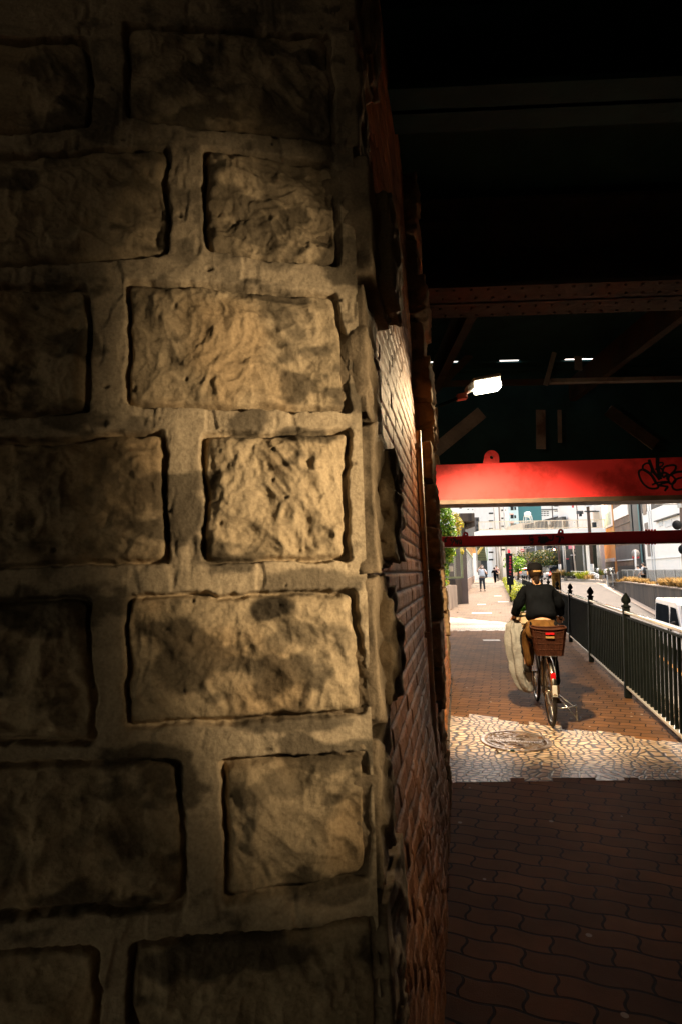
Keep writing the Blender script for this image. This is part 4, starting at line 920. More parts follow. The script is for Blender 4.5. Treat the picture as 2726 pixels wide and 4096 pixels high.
M_TREE = mat_leaf('street tree leaf', (.008,.022,.004), (.08,.11,.02), (.35,.2,.04)); M_HEDGE = mat_leaf('hedge leaf', (.05,.08,.004), (.32,.36,.02), (.55,.52,.05)); M_GRASS = mat_leaf('dry grass', (.14,.08,.02), (.38,.24,.08), (.55,.42,.2))
iv = empty('ivy_plant', at(1760, 2400, 18.6), 'bright green ivy mass climbing beside the second brick pier', 'ivy')
mb = MB()
for i, (x, y, rx, rz, n) in enumerate(((1752,2030,.12,.15,130),(1762,2055,.20,.3,320),(1768,2095,.24,.35,420),(1772,2140,.26,.35,440),(1768,2185,.26,.35,420),(1772,2215,.22,.3,300),(1790,2150,.15,.3,160),(1752,2240,.22,.3,260),(1755,2285,.18,.3,200),(1748,2335,.14,.25,140))):
    leaves(mb, at(x+11, y, 18.6), (rx*1.4, .35, rz*1.2), int(n*1.3), .095, i)
mb.build('leaves', M_IVY, iv)
MB().tube([at(1765, 2420, 18.6), at(1762, 2250, 18.7), at(1768, 2100, 18.7)], .03, 7).build('stem', POLE_B, iv)
iv = empty('ivy_plant', at(1815, 2300, 20), 'yellowing ivy hanging over the green fence frame', 'ivy'); mb = MB()
for i, (x, y, rx, rz, n) in enumerate(((1812,2062,.2,.12,120),(1825,2085,.14,.2,110),(1828,2130,.10,.3,90),(1838,2100,.14,.2,70),(1822,2170,.12,.25,80),(1846,2205,.05,.15,40),(1778,2330,.15,.15,90))):
    leaves(mb, at(x, y, 19.6), (rx, .25, rz), n, .08, 40+i)
mb.build('leaves', M_IVY2, iv)
fn = empty('mesh_fence', at(1820, 2313, 20), 'pale green framed wire mesh fence under the ivy on a low concrete wall', 'fence')
for (x, y0, w_) in ((1843, 2085, 8), (1790, 2180, 5)): cb(x-w_/2, x+w_/2, y0, 2312, 20, .07).build('frame_post', G_GREEN, fn)
cb(1786, 1848, 2307, 2314, 20, .06).build('bottom_rail', G_GREEN, fn); cb(1812, 1819, 2090, 2312, 20.3, .08).build('white_post', POLE_G, fn)
ms = MB()
for k in range(26):
    a = at(1786+k*4.4-60, 2312, 20.15); b = at(1786+k*4.4, 2190, 20.15); ms.tube([a, b], .006, 4, False)
ms.build('wire_mesh', WIRE, fn)
thing('white_plate', cb(1792, 1811, 2266, 2286, 19.9, .02), M_WHT, 'small blank white plate hung on the green mesh fence', 'plate', bevel=.003)
thing('corrugated_building', cbg(1760, 1862, 2186, -.2, 26, 6), colr('grey corrugated', (.12,.09,.075), .8, var=.2, scale=1), 'grey brown shed wall behind the green mesh fence', 'building')
# low concrete walls
a = gp(1783, 2446); b = gp(1828, 2426); 
def low_wall(p0, p1, z1, th, m, name, label, z1b=None):
    p0 = V((p0.x, p0.y, 0)); p1 = V((p1.x, p1.y, 0)); dr = (p1-p0).normalized(); n = V((-dr.y, dr.x, 0))
    if n.dot(FH) < 0: n = -n
    z1b = z1b or z1
    o = MB().hexa([p0-UP*.05, p1-UP*.05, p1+n*th-UP*.05, p0+n*th-UP*.05, p0+UP*z1, p1+UP*z1b, p1+n*th+UP*z1b, p0+n*th+UP*z1]).build(name, m, None, bevel=.02)
    return tag(o, label, 'wall')
low_wall(gp(1776, 2446), gp(1829, 2428), zat(1800, 2336, gp(1800,2440).dot(FH)), 3.0, M_CONC, 'concrete_wall', 'lighter worn concrete low wall nearest the second brick pier', zat(1829, 2341, gp(1829,2428).dot(FH)))
low_wall(gp(1822, 2418), gp(1852, 2415), zat(1850, 2316, gp(1850,2415).dot(FH)), 4.0, M_DCONC, 'concrete_wall', 'dark stained concrete low wall beside the white post')
cpq = gp(1862, 2398); po = MB().tube([cpq, cpq+UP*((2398-2190)/F_PX*cpq.dot(FH))], .05, 12); thing('white_post', po, POLE_G, 'slim white round post at the end of the dark low wall', 'post')
# receding slatted fence on brown base
p0 = gp(1866, 2376); p1_ = gp(1897, 2334); lf = empty('slat_fence', p0, 'receding fence of pale vertical slats on a brown block base along the far footway', 'fence')
dr = (p1_-p0).normalized(); n = V((-dr.y, dr.x, 0)); L = (p1_-p0).length
def zt(y, p): return 1.5 + (yhor(1870)-y)/F_PX*p.dot(FH)
MB().hexa([p0, p0+n*.3, p1_+n*.3, p1_, p0+UP*zt(2318,p0), p0+n*.3+UP*zt(2318,p0), p1_+n*.3+UP*zt(2318,p0), p1_+UP*zt(2318,p0)]).build('block_base', mat('brown blocks', (.09,.055,.04), .85, var=.4, scale=2, dirt=(.16,.10,.07)), lf)
sl = MB(); zb = zt(2318, p0); ztp = zt(2192, p0)
for i in range(60):
    q = p0+dr*(L*i/60); sl.box(q+n*.1+UP*((zb+ztp)/2), (.10, .03, ztp-zb), rz=math.atan2(dr.y, dr.x))
sl.build('slats', POLE_G, lf); MB().bar(p0+n*.1+UP*(ztp+.05), p1_+n*.1+UP*(ztp+.05), .12, .12).build('top_rail', G_GREEN, lf)
# brown concrete portal
pt_ = empty('concrete_portal', at(1870, 2300, 30), 'dark brown concrete lintel block on a column, above the left fences', 'structure')
cb(1838, 1897, 2052, 2086, 30, 2.5).build('lintel', M_DCONC, pt_, bevel=.03); cb(1846, 1862, 2086, 2300, 30.5, 1.2).build('column', M_DCONC, pt_)
cb(1862, 1897, 2086, 2106, 30.6, 2).build('soffit_beam', M_DCONC, pt_)
thing('orange_building', cbg(1884, 1910, 2184, -.1, 78, 12), W_ORG, 'orange building front beyond the slat fence', 'building')
thing('shop_front', cbg(1898, 1912, 2212, -.1, 76, 1.5), W_WHITE, 'white narrow shop front pier against the orange building', 'building')
# stair of footbridge
st_ = empty('footbridge_stair', at(1925, 2300, 58), 'dark green underside of a footbridge stair coming down to the footway', 'stair')
sb = MB(); 
p0 = at(1907, 2150, 58); pA = at(1944, 2150, 58)
zhi = zat(1925, 2150, 58); zlo = zat(1925, 2243, 58)
w0 = at(1907, 2200, 58); w1 = at(1943, 2200, 58); w0.z = w1.z = 0
sb.hexa([w0+UP*zlo+FH*0, w1+UP*zlo, w1+UP*zlo+FH*.25, w0+UP*zlo+FH*.25, w0+UP*zhi+FH*1.0, w1+UP*zhi+FH*1.0, w1+UP*(zhi)+FH*1.4, w0+UP*(zhi)+FH*1.4])
sb.build('stair_slab', mat('dark olive steel', (.06,.07,.025), .6, var=.3), st_)
tr = MB()
for k in range(14):
    t = (k+.5)/14; c = (w0+w1)/2 + UP*(zlo+(zhi-zlo)*t) + FH*(1.0*t-.06); tr.box(c, ((w1-w0).length, .08, .05), ax=(RT, FH, UP))
tr.build('step_edges', mat('olive edge', (.20,.19,.07), .6), st_)
cb(1923, 1947, 2243, 2300, 58, 1.5).build('stair_base', colr('black panel', (.012,.016,.014), .5), st_)
MB().bar(at(1907, 2216, 57.5), at(1929, 2183, 57.5), .22).build('handrail', mat('yellow steel', (.6,.40,.08), .5), st_)
MB().bar(at(1944, 2170, 57.5), at(1947, 2243, 57.5), .1).build('edge_rail', G_GREEN, st_)
cb(1904, 1908, 2180, 2290, 57, .2).build('column', POLE_C, st_)
# footbridge
fb_ = empty('footbridge', at(2100, 2160, 60), 'long white footbridge with cream railing crossing above the road', 'bridge')
a = at(1905, 2138, 60); b = at(2400, 2127, 60); zc = (a.z+b.z)/2; a.z = b.z = zc
MB().bar(a, b, 2.4, .62).build('girder', W_WHITE, fb_)
rl = MB(); M_FBR = mat('cream railing paint', (.70,.58,.42), .6)
for z in (.42, 1.25): rl.bar(a+UP*z-FH*1.1, b+UP*z-FH*1.1, .07, .09)
rl.build('rails', M_FBR, fb_); po = MB(); n_ = 9
for i in range(n_+1): MB().bar(a.lerp(b, i/n_)+UP*.3-FH*1.1, a.lerp(b, i/n_)+UP*1.25-FH*1.1, .12, .09).build('rail_post', M_FBR, fb_)
for i in range(90): po.bar(a.lerp(b, i/90)+UP*.42-FH*1.1, a.lerp(b, i/90)+UP*1.25-FH*1.1, .03, .03)
po.build('rail_bars', M_FBR, fb_)
for x in (2350, 1912): cbg(x, x+14, 2138, 0, 60.4, .8).build('pier', W_WHITE, fb_)
# ---------------- buildings
def bld(name, x0, x1, y0, d, th, m, label, wins=(), extra=(), mw=None, z0=-.2):
    r = empty(name, gp((x0+x1)/2, yhor(1900)+1.5*F_PX/d), label, 'building'); cbg(x0, x1, y0, z0, d, th).build('wall', m, r)
    for (a, b, c, e) in wins:
        w_ = cb(a, b, c, e, d-.06, .12).build('window', mw or W_DARK, r)
        w_.data.name = 'window'
    for (a, b, c, e, mm, nm) in extra: cb(a, b, c, e, d-.25, .3).build(nm, mm, r)
    return r
ww = lambda xs, ys, w_, h: [(x, x+w_, y, y+h) for y in ys for x in xs]
bld('pale_building', 1770, 1902, 1960, 150, 20, W_WHITE, 'very pale large building at the far left above the ivy', ww((1835,), (2020,), 9, 14)+ww((1868, 1886), (2036,), 5, 3))
bld('grey_house', 1896, 1914, 2069, 90, 8, W_GREY, 'narrow grey house with dark windows between the lintel block and the white sky', ww((1903,), (2074, 2098, 2116), 8, 10))
bld('white_tower_block', 1950, 1986, 1930, 112, 14, W_PALE, 'white block with small slit windows, left of the light pole', ww((1953,), (2018, 2050, 2081, 2112, 2144, 2176, 2206, 2236), 18, 6)+ww((1953, 1965), (2013,), 6, 12))
bld('white_tower_block', 1990, 2024, 1930, 114, 14, W_PALE, 'white stair tower block with slit windows and a brown downpipe', ww((2003,), (2038, 2070, 2102, 2134, 2166, 2196), 18, 6), ((1992, 1998, 2028, 2128, W_BRN, 'downpipe'),))
bld('teal_building', 2064, 2156, 1920, 130, 16, W_TEAL, 'tall teal clad building behind the water tower', ww((2092, 2114), (2020,), 3, 2))
bld('light_blue_building', 2028, 2064, 1920, 129, 16, W_LBLUE, 'light blue tiled building with dark balconies joined to the teal one', ww((2040,), (2025, 2058, 2091, 2124, 2190), 12, 16)+ww((2055,), (2028, 2061, 2094), 7, 12), tuple((2036, 2052, y, y+5, mat('pink awning%d'%i, (.7,.42,.35), .7), 'awning') for i, y in enumerate((2020, 2053, 2087))))
bld('cream_building', 2086, 2156, 2090, 100, 10, W_CREAM, 'low cream building carrying the white water tower', ww((2129, 2141), (2104,), 6, 2))
bld('cream_building', 2155, 2184, 2082, 98, 10, W_CREAM, 'small cream block with a narrow arched window, right of the water tower', ww((2177,), (2092,), 4, 10), ((2156, 2172, 2086, 2096, mat('salmon sign', (.7,.36,.24), .7), 'sign_panel'),))
wt = empty('water_tower', at(2108, 2092, 99), 'white water tank on a lattice stand on the cream roof', 'water tower')
q = at(2108, 2064, 100); MB().lathe(q, [(.55,-.1),(.6,0),(.58,.62),(.4,.72),(.12,.78)], 12).build('tank', W_WHITE, wt)
lt = MB(); zt0 = zat(2108, 2091, 100); 
for sx in (-1, 1):
    for sy in (-1, 1): lt.bar(q+RT*.72*sx+FH*.6*sy-UP*(q.z-zt0), q+RT*.5*sx+FH*.5*sy, .07)
for sx in (-1, 1):
    for k in (0, .5): lt.bar(q-RT*.68*sx-FH*.6-UP*(q.z-zt0)*(1-k), q+RT*.6*sx-FH*.6-UP*(q.z-zt0)*(.5-k), .05)
    lt.bar(q-RT*.65-FH*.6-UP*(q.z-zt0)*(.5+.4*sx*.5), q+RT*.65-FH*.6-UP*(q.z-zt0)*(.5+.4*sx*.5), .05)
lt.build('lattice_stand', W_WHITE, wt)
# dark roofed house with pitched top
r = empty('dark_roof_house', at(2215, 2250, 90), 'charcoal house with a sloping dark roof edge behind the railing', 'building')
pL = at(2178, 2078, 90); pR = at(2246, 2060, 90)
MB().hexa([V((pL.x,pL.y,0)), V((pR.x,pR.y,0)), V((pR.x,pR.y,0))+FH*10, V((pL.x,pL.y,0))+FH*10, pL, pR, pR+FH*10, pL+FH*10]).build('wall', W_DROOF, r)
for (a, b, c, e) in ((2190,2200,2082,2098),(2203,2209,2084,2092)): cb(a, b, c, e, 89.8, .15).build('window', W_PALE, r)
bld('grey_building', 2160, 2250, 1990, 170, 12, W_PALE, 'faint pale block in the hazy distance above the charcoal house', ww((2160, 2172, 2184), (2045, 2052, 2060), 9, 3), ((2158, 2250, 2036, 2040, W_GREY, 'roof_edge'),))
bld('grey_building', 2246, 2262, 2066, 85, 6, W_GREY, 'small grey building with a dark fin next to the charcoal house', ww((2256,), (2072, 2086, 2100), 5, 9))
bld('grey_building', 2262, 2300, 2046, 88, 6, W_PALE, 'cluttered grey building with balconies below the red sign', ww((2264,2278), (2052, 2068, 2084), 10, 8), ((2262, 2296, 2062, 2065, W_GREY, 'balcony_slab'),(2264, 2290, 2078, 2081, W_GREY, 'balcony_slab'),(2270, 2296, 2096, 2100, W_GREY, 'balcony_slab')))
bld('white_tall_building', 2296, 2320, 1950, 82, 7, W_WHITE, 'tall narrow white building with a red sign beside it, left of the transformer pole', ww((2296,), (2016, 2052, 2088), 10, 2)+ww((2324,), (2092, 2094), 5, 6), ((2287, 2294.5, 1985, 2030, W_REDS, 'red_sign'),))
bld('white_tall_building', 2329, 2354, 1950, 80, 7, W_WHITE, 'tall white building with three small square windows beside the dark utility pole', ww((2343,), (2077, 2108), 6, 5)+ww((2340,), (2093,), 10, 3), ((2343.5, 2349, 2052, 2074, W_CREAM, 'sign_strip'),))
bld('white_house', 2364, 2398, 1960, 74, 6, W_WHITE, 'white house with a dark ledge just right of the dark utility pole', (), ((2369, 2395, 2044, 2047, W_DARK, 'ledge'), (2374, 2396, 2050, 2080, W_CREAM, 'recess')))
bld('pink_building', 2334, 2352, 2150, 70, 5, W_PINK, 'pink panelled building side under the far beam', ww((2339,), (2234,), 6, 7), ((2330, 2353, 2227, 2300, W_PALE, 'ground_floor'),))
bld('dark_shop', 2284, 2334, 2195, 72, 6, W_DARK, 'dark shop front with an awning behind the thin poles', (), ((2284, 2334, 2218, 2222, W_PALE, 'awning'), (2300, 2322, 2200, 2206, M_WHS, 'fascia'), (2305, 2318, 2172, 2196, W_REDS, 'sign')))
bld('green_clad_tower', 2350, 2386, 2140, 66, 4, mat('olive shade', (.015,.017,.007), .7), 'dark olive narrow building between the concrete poles', ())
# street front parallel to the road on the right
XF = 14.0
def onf(x, X=XF):
    r_ = (x-CX)/F_PX; c, s = math.cos(YAW), math.sin(YAW)
    return X*(c + r_*s)/(r_*c - s)
def front(name, x0, x1, ytop_r, m, label, depth=5, X=XF, z0=-.2, ztop=None):
    Y0 = onf(x1, X); Y1 = onf(x0, X); P1 = V((X, Y0, 0)); dd = P1.dot(FH); z1 = ztop or (1.5+(yhor(x1)-ytop_r)/F_PX*dd)
    r = empty(name, (X, (Y0+Y1)/2, 0), label, 'building'); MB().box((X+depth/2, (Y0+Y1)/2, (z0+z1)/2), (depth, Y1-Y0-.02, z1-z0)).build('wall', m, r); return r, X
def fpanel(r, X, x0, x1, y0, y1, m, nm, proud=.06, slope=None):
    """panel on a front: pixel x range, and pixel y range measured at its right edge"""
    Y0 = onf(x1, X); Y1 = onf(x0, X); dd = V((X, Y0, 0)).dot(FH); za = 1.5+(yhor(x1)-y0)/F_PX*dd; zb_ = 1.5+(yhor(x1)-y1)/F_PX*dd
    return MB().box((X-proud/2+.001, (Y0+Y1)/2, (za+zb_)/2), (proud, Y1-Y0, abs(za-zb_))).build(nm, m, r)
r, X = front('billboard_building', 2397, 2453, 2000, W_ORG, 'orange walled building carrying a large white billboard', 4)
fpanel(r, X, 2397, 2451, 2006, 2103, W_WHITE, 'billboard', .06); fpanel(r, X, 2424, 2446, 2046, 2096, mat('pale green print', (.50,.58,.45), .7), 'billboard_print', .07); fpanel(r, X, 2398, 2451, 2103, 2106, M_BFR, 'billboard_frame', .09)
fpanel(r, X, 2398, 2451, 2232, 2246, W_PALE, 'canopy', .12); fpanel(r, X, 2400, 2447, 2247, 2330, W_GREY, 'open_garage', .08)
r, X = front('brown_building', 2456, 2522, 1960, W_BRN, 'brown corrugated building with a big white window panel, right of the billboard', 5)
fpanel(r, X, 2460, 2519, 2006, 2058, W_WHITE, 'window_panel', .12); fpanel(r, X, 2457, 2521, 2086, 2088, W_DARK, 'seam', .08); fpanel(r, X, 2458, 2555, 2172, 2236, W_GREY, 'shutter', .14); fpanel(r, X, 2462, 2526, 2236, 2240, W_PALE, 'canopy', .16); fpanel(r, X, 2462, 2530, 2262, 2330, W_DARK, 'open_entrance', .16)
r, X = front('dark_column_building', 2524, 2572, 1960, W_GREY, 'dark grey columned building between the brown and the white buildings', 5)
fpanel(r, X, 2524, 2532, 1960, 2150, W_DARK, 'column', .1); fpanel(r, X, 2549, 2566, 1960, 2330, W_DARK, 'dark_recess', .11); fpanel(r, X, 2560, 2564, 1960, 2330, W_TEAL, 'downpipe', .14)
r, X = front('white_building', 2572, 2960, 1900, W_WHITE, 'big white building on the right with tall grey window recesses', 8)
fpanel(r, X, 2577, 2590, 1960, 2056, mat('taupe recess', (.26,.2,.15), .7), 'window', .05); fpanel(r, X, 2579, 2592, 2090, 2140, mat('taupe recess b', (.2,.17,.14), .7), 'window', .05); fpanel(r, X, 2583, 2600, 2160, 2225, mat('taupe recess c', (.17,.15,.13), .7), 'window', .05)
for x_ in (2597, 2606): fpanel(r, X, x_, x_+3, 1900, 2300, W_PALE, 'pilaster', .08)
fpanel(r, X, 2575, 2726, 2226, 2228, W_PALE, 'band', .10); fpanel(r, X, 2627, 2726, 2053, 2058, W_DARK, 'eave', .25); fpanel(r, X, 2637, 2653, 2078, 2103, W_PALE, 'window', .05); fpanel(r, X, 2660, 2690, 2078, 2103, W_PALE, 'window', .05)
# ---------------- utility poles
def pole(x, y0, d, wpx, m, label, low=None, zb=None, name='utility_pole', lean=0, group='poles along the street', boxes=()):
    c = at(x, yhor(x), d); zb = road_z(c.y, 5) if zb is None else zb; z1 = zat(x, y0, d); base = V((c.x, c.y, zb)); r_ = wpx/2/F_PX*d
    r = empty(name, base, label, 'pole', group); top = V((c.x+lean, c.y, z1)); 
    MB().tube([base, base.lerp(top, .5), top], [r_*1.08, r_, r_*.85], 12).build('shaft', m, r)
    if low: MB().tube([base, V((c.x, c.y, zat(x, low, d)))], r_*1.15, 12).build('sleeve', POLE_G, r)
    for (yy, w_, h_, dx, mm) in boxes: MB().box(at(x+dx, yy, d)-FH*.1, (w_, .25, h_), ax=(RT, FH, UP)).build('fitting', mm, r)
    return r
pole(2367, 1900, 55, 12, POLE_B, 'dark thick utility pole with a pale sleeve at its foot', 2256, .3, boxes=((2046, 1.1, .12, -10, W_DARK), (2016, .5, .5, -16, W_PALE), (2010, .3, .9, -26, W_PALE), (2100, .35, .5, 6, W_DARK)))
pole(2238, 2150, 70, 9, POLE_B, 'brown leaning utility pole with pale foot, right of the dark hatchback', 2257, .3)
pole(2222, 1950, 88, 4, POLE_B, 'thin distant pole with insulators above the charcoal house', None, .3, boxes=((2005,.5,.1,0,W_DARK),(2025,.6,.1,0,W_DARK),(2045,.5,.1,0,W_DARK),(2080,1.0,.5,0,W_GREY),(2090,.8,.4,3,W_GREY)))
pole(2255, 2175, 58, 4.5, POLE_G, 'slim grey pole, left one of a close pair behind the railing', None, .3)
pole(2262, 2175, 57, 5, POLE_C, 'slim tan pole, right one of a close pair, with a small red box', None, .3, boxes=((2237,.2,.12,4,W_REDS),(2268,.35,1.6,7,W_DARK)))
pole(2302, 2180, 64, 6, POLE_C, 'slim tan leaning pole before the dark shop', None, .3, lean=-.2)
pole(2336, 2170, 60, 6, POLE_G, 'grey street pole beside the pink panels', None, .3)
pole(2397, 2150, 56, 15, POLE_C, 'thick light concrete pole with grass at its foot', None, .3)
pole(2322, 1960, 70, 4, POLE_B, 'thin dark pole with clamps between the two tall white buildings', None, .3, boxes=((2050,.8,.4,-6,W_GREY),(2058,.3,.5,-4,W_DARK)))
pole(2027, 1950, 66, 9, POLE_G, 'light grey tall pole in front of the light blue building', None, 0)
pole(1996, 2160, 72, 9, POLE_C, 'tan pole at the far end of the footway beside the slit-windowed block', None, 0)
pole(2004, 2225, 66, 5, POLE_C, 'short tan post with a lamp head at the far footway edge', None, 0)
pole(1986, 1950, 100, 4, POLE_C, 'thin tan pole between the two slit-windowed blocks', None, 0)
pole(2146, 2178, 92, 7, POLE_G, 'pale grey pole rising directly above the cyclist cap', None, .3)
pole(2177, 2178, 85, 6, POLE_C, 'tan pole in front of the trees with a white cabinet', None, .3, boxes=((2228,.6,.9,-3,M_WHS),))
pole(2078, 2178, 90, 4, POLE_C, 'thin tan pole beside the no entry sign', None, .3)
pole(2069, 2178, 85, 4, POLE_G, 'thin grey pole just right of the warning board beacon', None, .3)
# right edge pole with lamp arm and sign backs
rp = empty('street_lamp', at(2724, 2272, 33), 'dark pole at the right edge with a long thin lamp arm', 'street lamp')
MB().tube([at(2741, 2420, 33), at(2722, 1985, 33)], .11, 12).build('pole', POLE_B, rp)
MB().tube([at(2722, 2016, 33), at(2640, 2018, 33)], .035, 8).build('arm', POLE_G, rp); MB().box(at(2632, 2015, 33), (.38, .2, .08), ax=(RT, FH, UP)).build('lamp_head', POLE_G, rp, bevel=.02); MB().box(at(2716, 2022, 32.9), (.16, .16, .26), ax=(RT, FH, UP)).build('junction_box', POLE_G, rp)
def disc(x, y, d, r, m, name, label, cat, group=None, rim=None):
    c = at(x, y, d); rt_ = empty(name, c, label, cat, group); MB().lathe(c-FH*.02, [(r, 0), (r, .03)], 28, axis=FH).build('plate', m, rt_)
    if rim: MB().lathe(c-FH*.03, [(r*.98, 0), (r*.98, .012)], 28, axis=FH).build('rim', rim, rt_)
    return rt_
disc(2706, 2100, 31, .27, M_SB, 'round_sign', 'dark back of a round sign above the far beam at the right edge', 'road sign'); disc(2731, 2198, 31, .28, M_SB, 'round_sign', 'dark back of a round sign just under the far beam at the right edge', 'road sign')
rs_ = disc(2540, 2214, 42, .31, mat('grey sign back', (.28,.25,.22), .6), 'round_sign', 'grey backed round road sign on a white post with a red rim showing below', 'road sign')
MB().tube([at(2543, 2300, 42), at(2538, 2200, 42)], .065, 10).build('post', M_WHT, rs_); MB().box(at(2541, 2226, 42.1), (.5, .03, .28), ax=(RT, FH, UP)).build('red_plate', W_REDS, rs_)
ne = disc(2087, 2203, 84, .29, W_REDS, 'no_entry_sign', 'small round red no entry sign with white bar near the warning board', 'road sign'); cb(2082, 2092, 2201.5, 2204.5, 83.9, .04).build('white_bar', M_WHT, ne)
# ---------------- traffic signals
def signal(x, y, d, label, lit):
    r = empty('traffic_light', at(x, y, d), label, 'traffic light', 'traffic lights over the road'); MB().box(at(x, y, d), (1.1, .2, .38), ax=(RT, FH, UP)).build('housing', M_WHS, r, bevel=.03)
    for k in (-1, 0, 1): MB().lathe(at(x, y, d)+RT*(.33*k)-FH*.11, [(.13, 0), (.13, .02)], 14, axis=FH).build('lens', (mat('lit red lens', (1,.2,.1), .4, bump=0, em=9, emc=(1,.22,.12)) if (k == 1 and lit) else W_DARK), r)
    MB().tube([at(x+(-30 if lit else 30), y+1, d), at(x, y+1, d)], .05, 6).build('arm', POLE_G, r)
signal(2205, 2199, 86, 'horizontal traffic light with its right lens glowing red', True); signal(2104, 2190, 90, 'unlit horizontal traffic light above the no entry sign', False)
# ---------------- trees
def tree(x, ytop, d, rw, label, n=700, m=M_TREE, zb=.2, seed=0, cr=None):
    c = at(x, ytop, d); base = V((c.x, c.y, zb)); H = c.z-zb; r = empty('street_tree', base, label, 'tree', 'trees behind the cars')
    tk = MB().tube([base, base+UP*H*.35+RT*.1, base+UP*H*.7-RT*.15], [.17,.13,.06], 8)
    rs = random.Random(seed)
    for k in range(6):
        a = rs.random()*6.28; s0 = base+UP*H*rs.uniform(.3,.55); tk.tube([s0, s0+V((math.cos(a)*rw*.4, math.sin(a)*rw*.4, H*.2)), s0+V((math.cos(a)*rw*.8, math.sin(a)*rw*.8, H*.28))], [.07,.045,.02], 6)
    tk.build('trunk', POLE_B, r); cr_ = MB()
    for k in range(14):
        a = rs.random()*6.28; rr = rs.uniform(.1,.8)*rw; leaves(cr_, base+V((math.cos(a)*rr, math.sin(a)*rr, H*rs.uniform(.42,.9))), (rw*.42, rw*.42, H*.11), n//14, .24, seed*20+k)
    cr_.build('crown', m, r)
tree(2065, 2222, 70, 1.6, 'small green tree just right of the warning board', 700, M_IVY, .2, 1); tree(2110, 2200, 78, 2.6, 'street tree with yellowish crown above the silver car', 1100, M_TREE, .2, 2)
tree(2155, 2195, 82, 2.8, 'street tree directly behind the cyclist head', 1100, M_TREE, .2, 3); tree(2205, 2192, 78, 2.8, 'broad dark green tree above the dark hatchback', 1300, M_TREE, .2, 4); tree(2265, 2178, 84, 3.0, 'street tree behind the close pair of poles', 1300, M_TREE, .2, 5)
# ---------------- hedge
hg = empty('hedge', gp(2020, 2400), 'low bright yellow green hedge between far footway and railing', 'hedge'); mb = MB(); rs = random.Random(9)
pa = gp(2056, 2420); pb = gp(2010, 2330); dr = (pb-pa); L = dr.length; dr.normalize(); n = V((dr.y, -dr.x, 0))
k = 0
while k*.55 < L:
    for w_ in (.22, .62): leaves(mb, pa+dr*(k*.55)+n*w_+UP*.36, (.36,.36,.36), 150, .075, 300+k*3+int(w_*10))
    k += 1
mb.build('leaves', M_HEDGE, hg)
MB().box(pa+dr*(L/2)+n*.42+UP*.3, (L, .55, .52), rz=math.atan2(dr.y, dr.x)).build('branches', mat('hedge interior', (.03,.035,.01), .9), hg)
# ---------------- retaining wall + mesh fence + grasses on the right
XW = 8.35; rw_ = empty('retaining_wall', (XW, 30, 0), 'dark stained concrete retaining wall along the far side of the sunken road', 'wall')
Yk = [12, 20, 28, 36, 44.5, 50]; zt_ = [.42, .40, .38, .42, .48, .27]
for i in range(5):
    a, b = Yk[i], Yk[i+1]; za, zb_ = road_z(a)-.2, road_z(b)-.2
    MB().hexa([V((XW, a, za)), V((XW+.45, a, za)), V((XW+.45, b-.03, zb_)), V((XW, b-.03, zb_)), V((XW, a, zt_[i])), V((XW+.45, a, zt_[i])), V((XW+.45, b-.03, zt_[i+1])), V((XW, b-.03, zt_[i+1]))]).build('wall_panel', M_DCONC, rw_, bevel=.02)
    MB().hexa([V((XW-.04, a, zt_[i])), V((XW+.47, a, zt_[i])), V((XW+.47, b, zt_[i+1])), V((XW-.04, b, zt_[i+1])), V((XW-.04, a, zt_[i]+.07)), V((XW+.47, a, zt_[i]+.07)), V((XW+.47, b, zt_[i+1]+.07)), V((XW-.04, b, zt_[i+1]+.07))]).build('coping', M_CONC, rw_)
tag(MB().hexa([V((XW+.4, 10, -.1)), V((13.0, 10, -.1)), V((13.0, 52, -.1)), V((XW+.4, 52, -.1)), V((XW+.4, 10, .36)), V((13.0, 10, .36)), V((13.0, 52, .26)), V((XW+.4, 52, .26))]).build('upper_footway', M_CONC, None), kind='structure')
gutter = sheet('gutter_strip', [7.9, 8.33], ry[:36], lambda x, y: road_z(y, 5)+.012, M_KERB)
mf = empty('mesh_fence', (9.3, 35, .4), 'grey wire mesh fence with pale posts above the stained retaining wall', 'fence')
M_MESH, nt_, b_ = new_mat('fine wire mesh'); b_.inputs['Base Color'].default_value = (.08,.085,.08,1); b_.inputs['Roughness'].default_value = .5
tb_ = nt_.nodes.new('ShaderNodeBsdfTransparent'); mx_ = nt_.nodes.new('ShaderNodeMixShader'); g_ = nt_.nodes.new('ShaderNodeNewGeometry'); wv_ = nt_.nodes.new('ShaderNodeTexWave'); wv_.bands_direction = 'Z'; wv_.inputs['Scale'].default_value = 4.5
nt_.links.new(g_.outputs['Position'], wv_.inputs['Vector']); mr_ = nt_.nodes.new('ShaderNodeMapRange'); mr_.inputs[3].default_value = .25; mr_.inputs[4].default_value = .95; nt_.links.new(wv_.outputs['Fac'], mr_.inputs[0]); nt_.links.new(mr_.outputs[0], mx_.inputs[0]); nt_.links.new(tb_.outputs[0], mx_.inputs[1]); nt_.links.new(b_.outputs[0], mx_.inputs[2]); nt_.links.new(mx_.outputs[0], nt_.nodes['Material Output'].inputs['Surface'])
XFn = 9.35; c1 = onf(2474, XFn); ys = [c1 - 2.05*i for i in range(14)]
FT = lambda y: 1.36
pts_ = [V((XFn, y, .36)) for y in ys]
pL1 = at(2426, 2300, 43); pL1 = V((pL1.x, pL1.y, .30)); seg2 = [pts_[0].lerp(pL1, t) for t in (0, .33, .66, 1)]
pm_ = MB(); 
for i in range(len(pts_)-1): MB().box((pts_[i]+pts_[i+1])/2+UP*.5, (.015, 2.03, .95)).build('mesh_panel', M_MESH, mf)
for i in range(3):
    a, b = seg2[i], seg2[i+1]; MB().bar(a+UP*(.48-.12*i), b+UP*(.42-.12*i), .015, .9-.1*i).build('mesh_panel', M_MESH, mf)
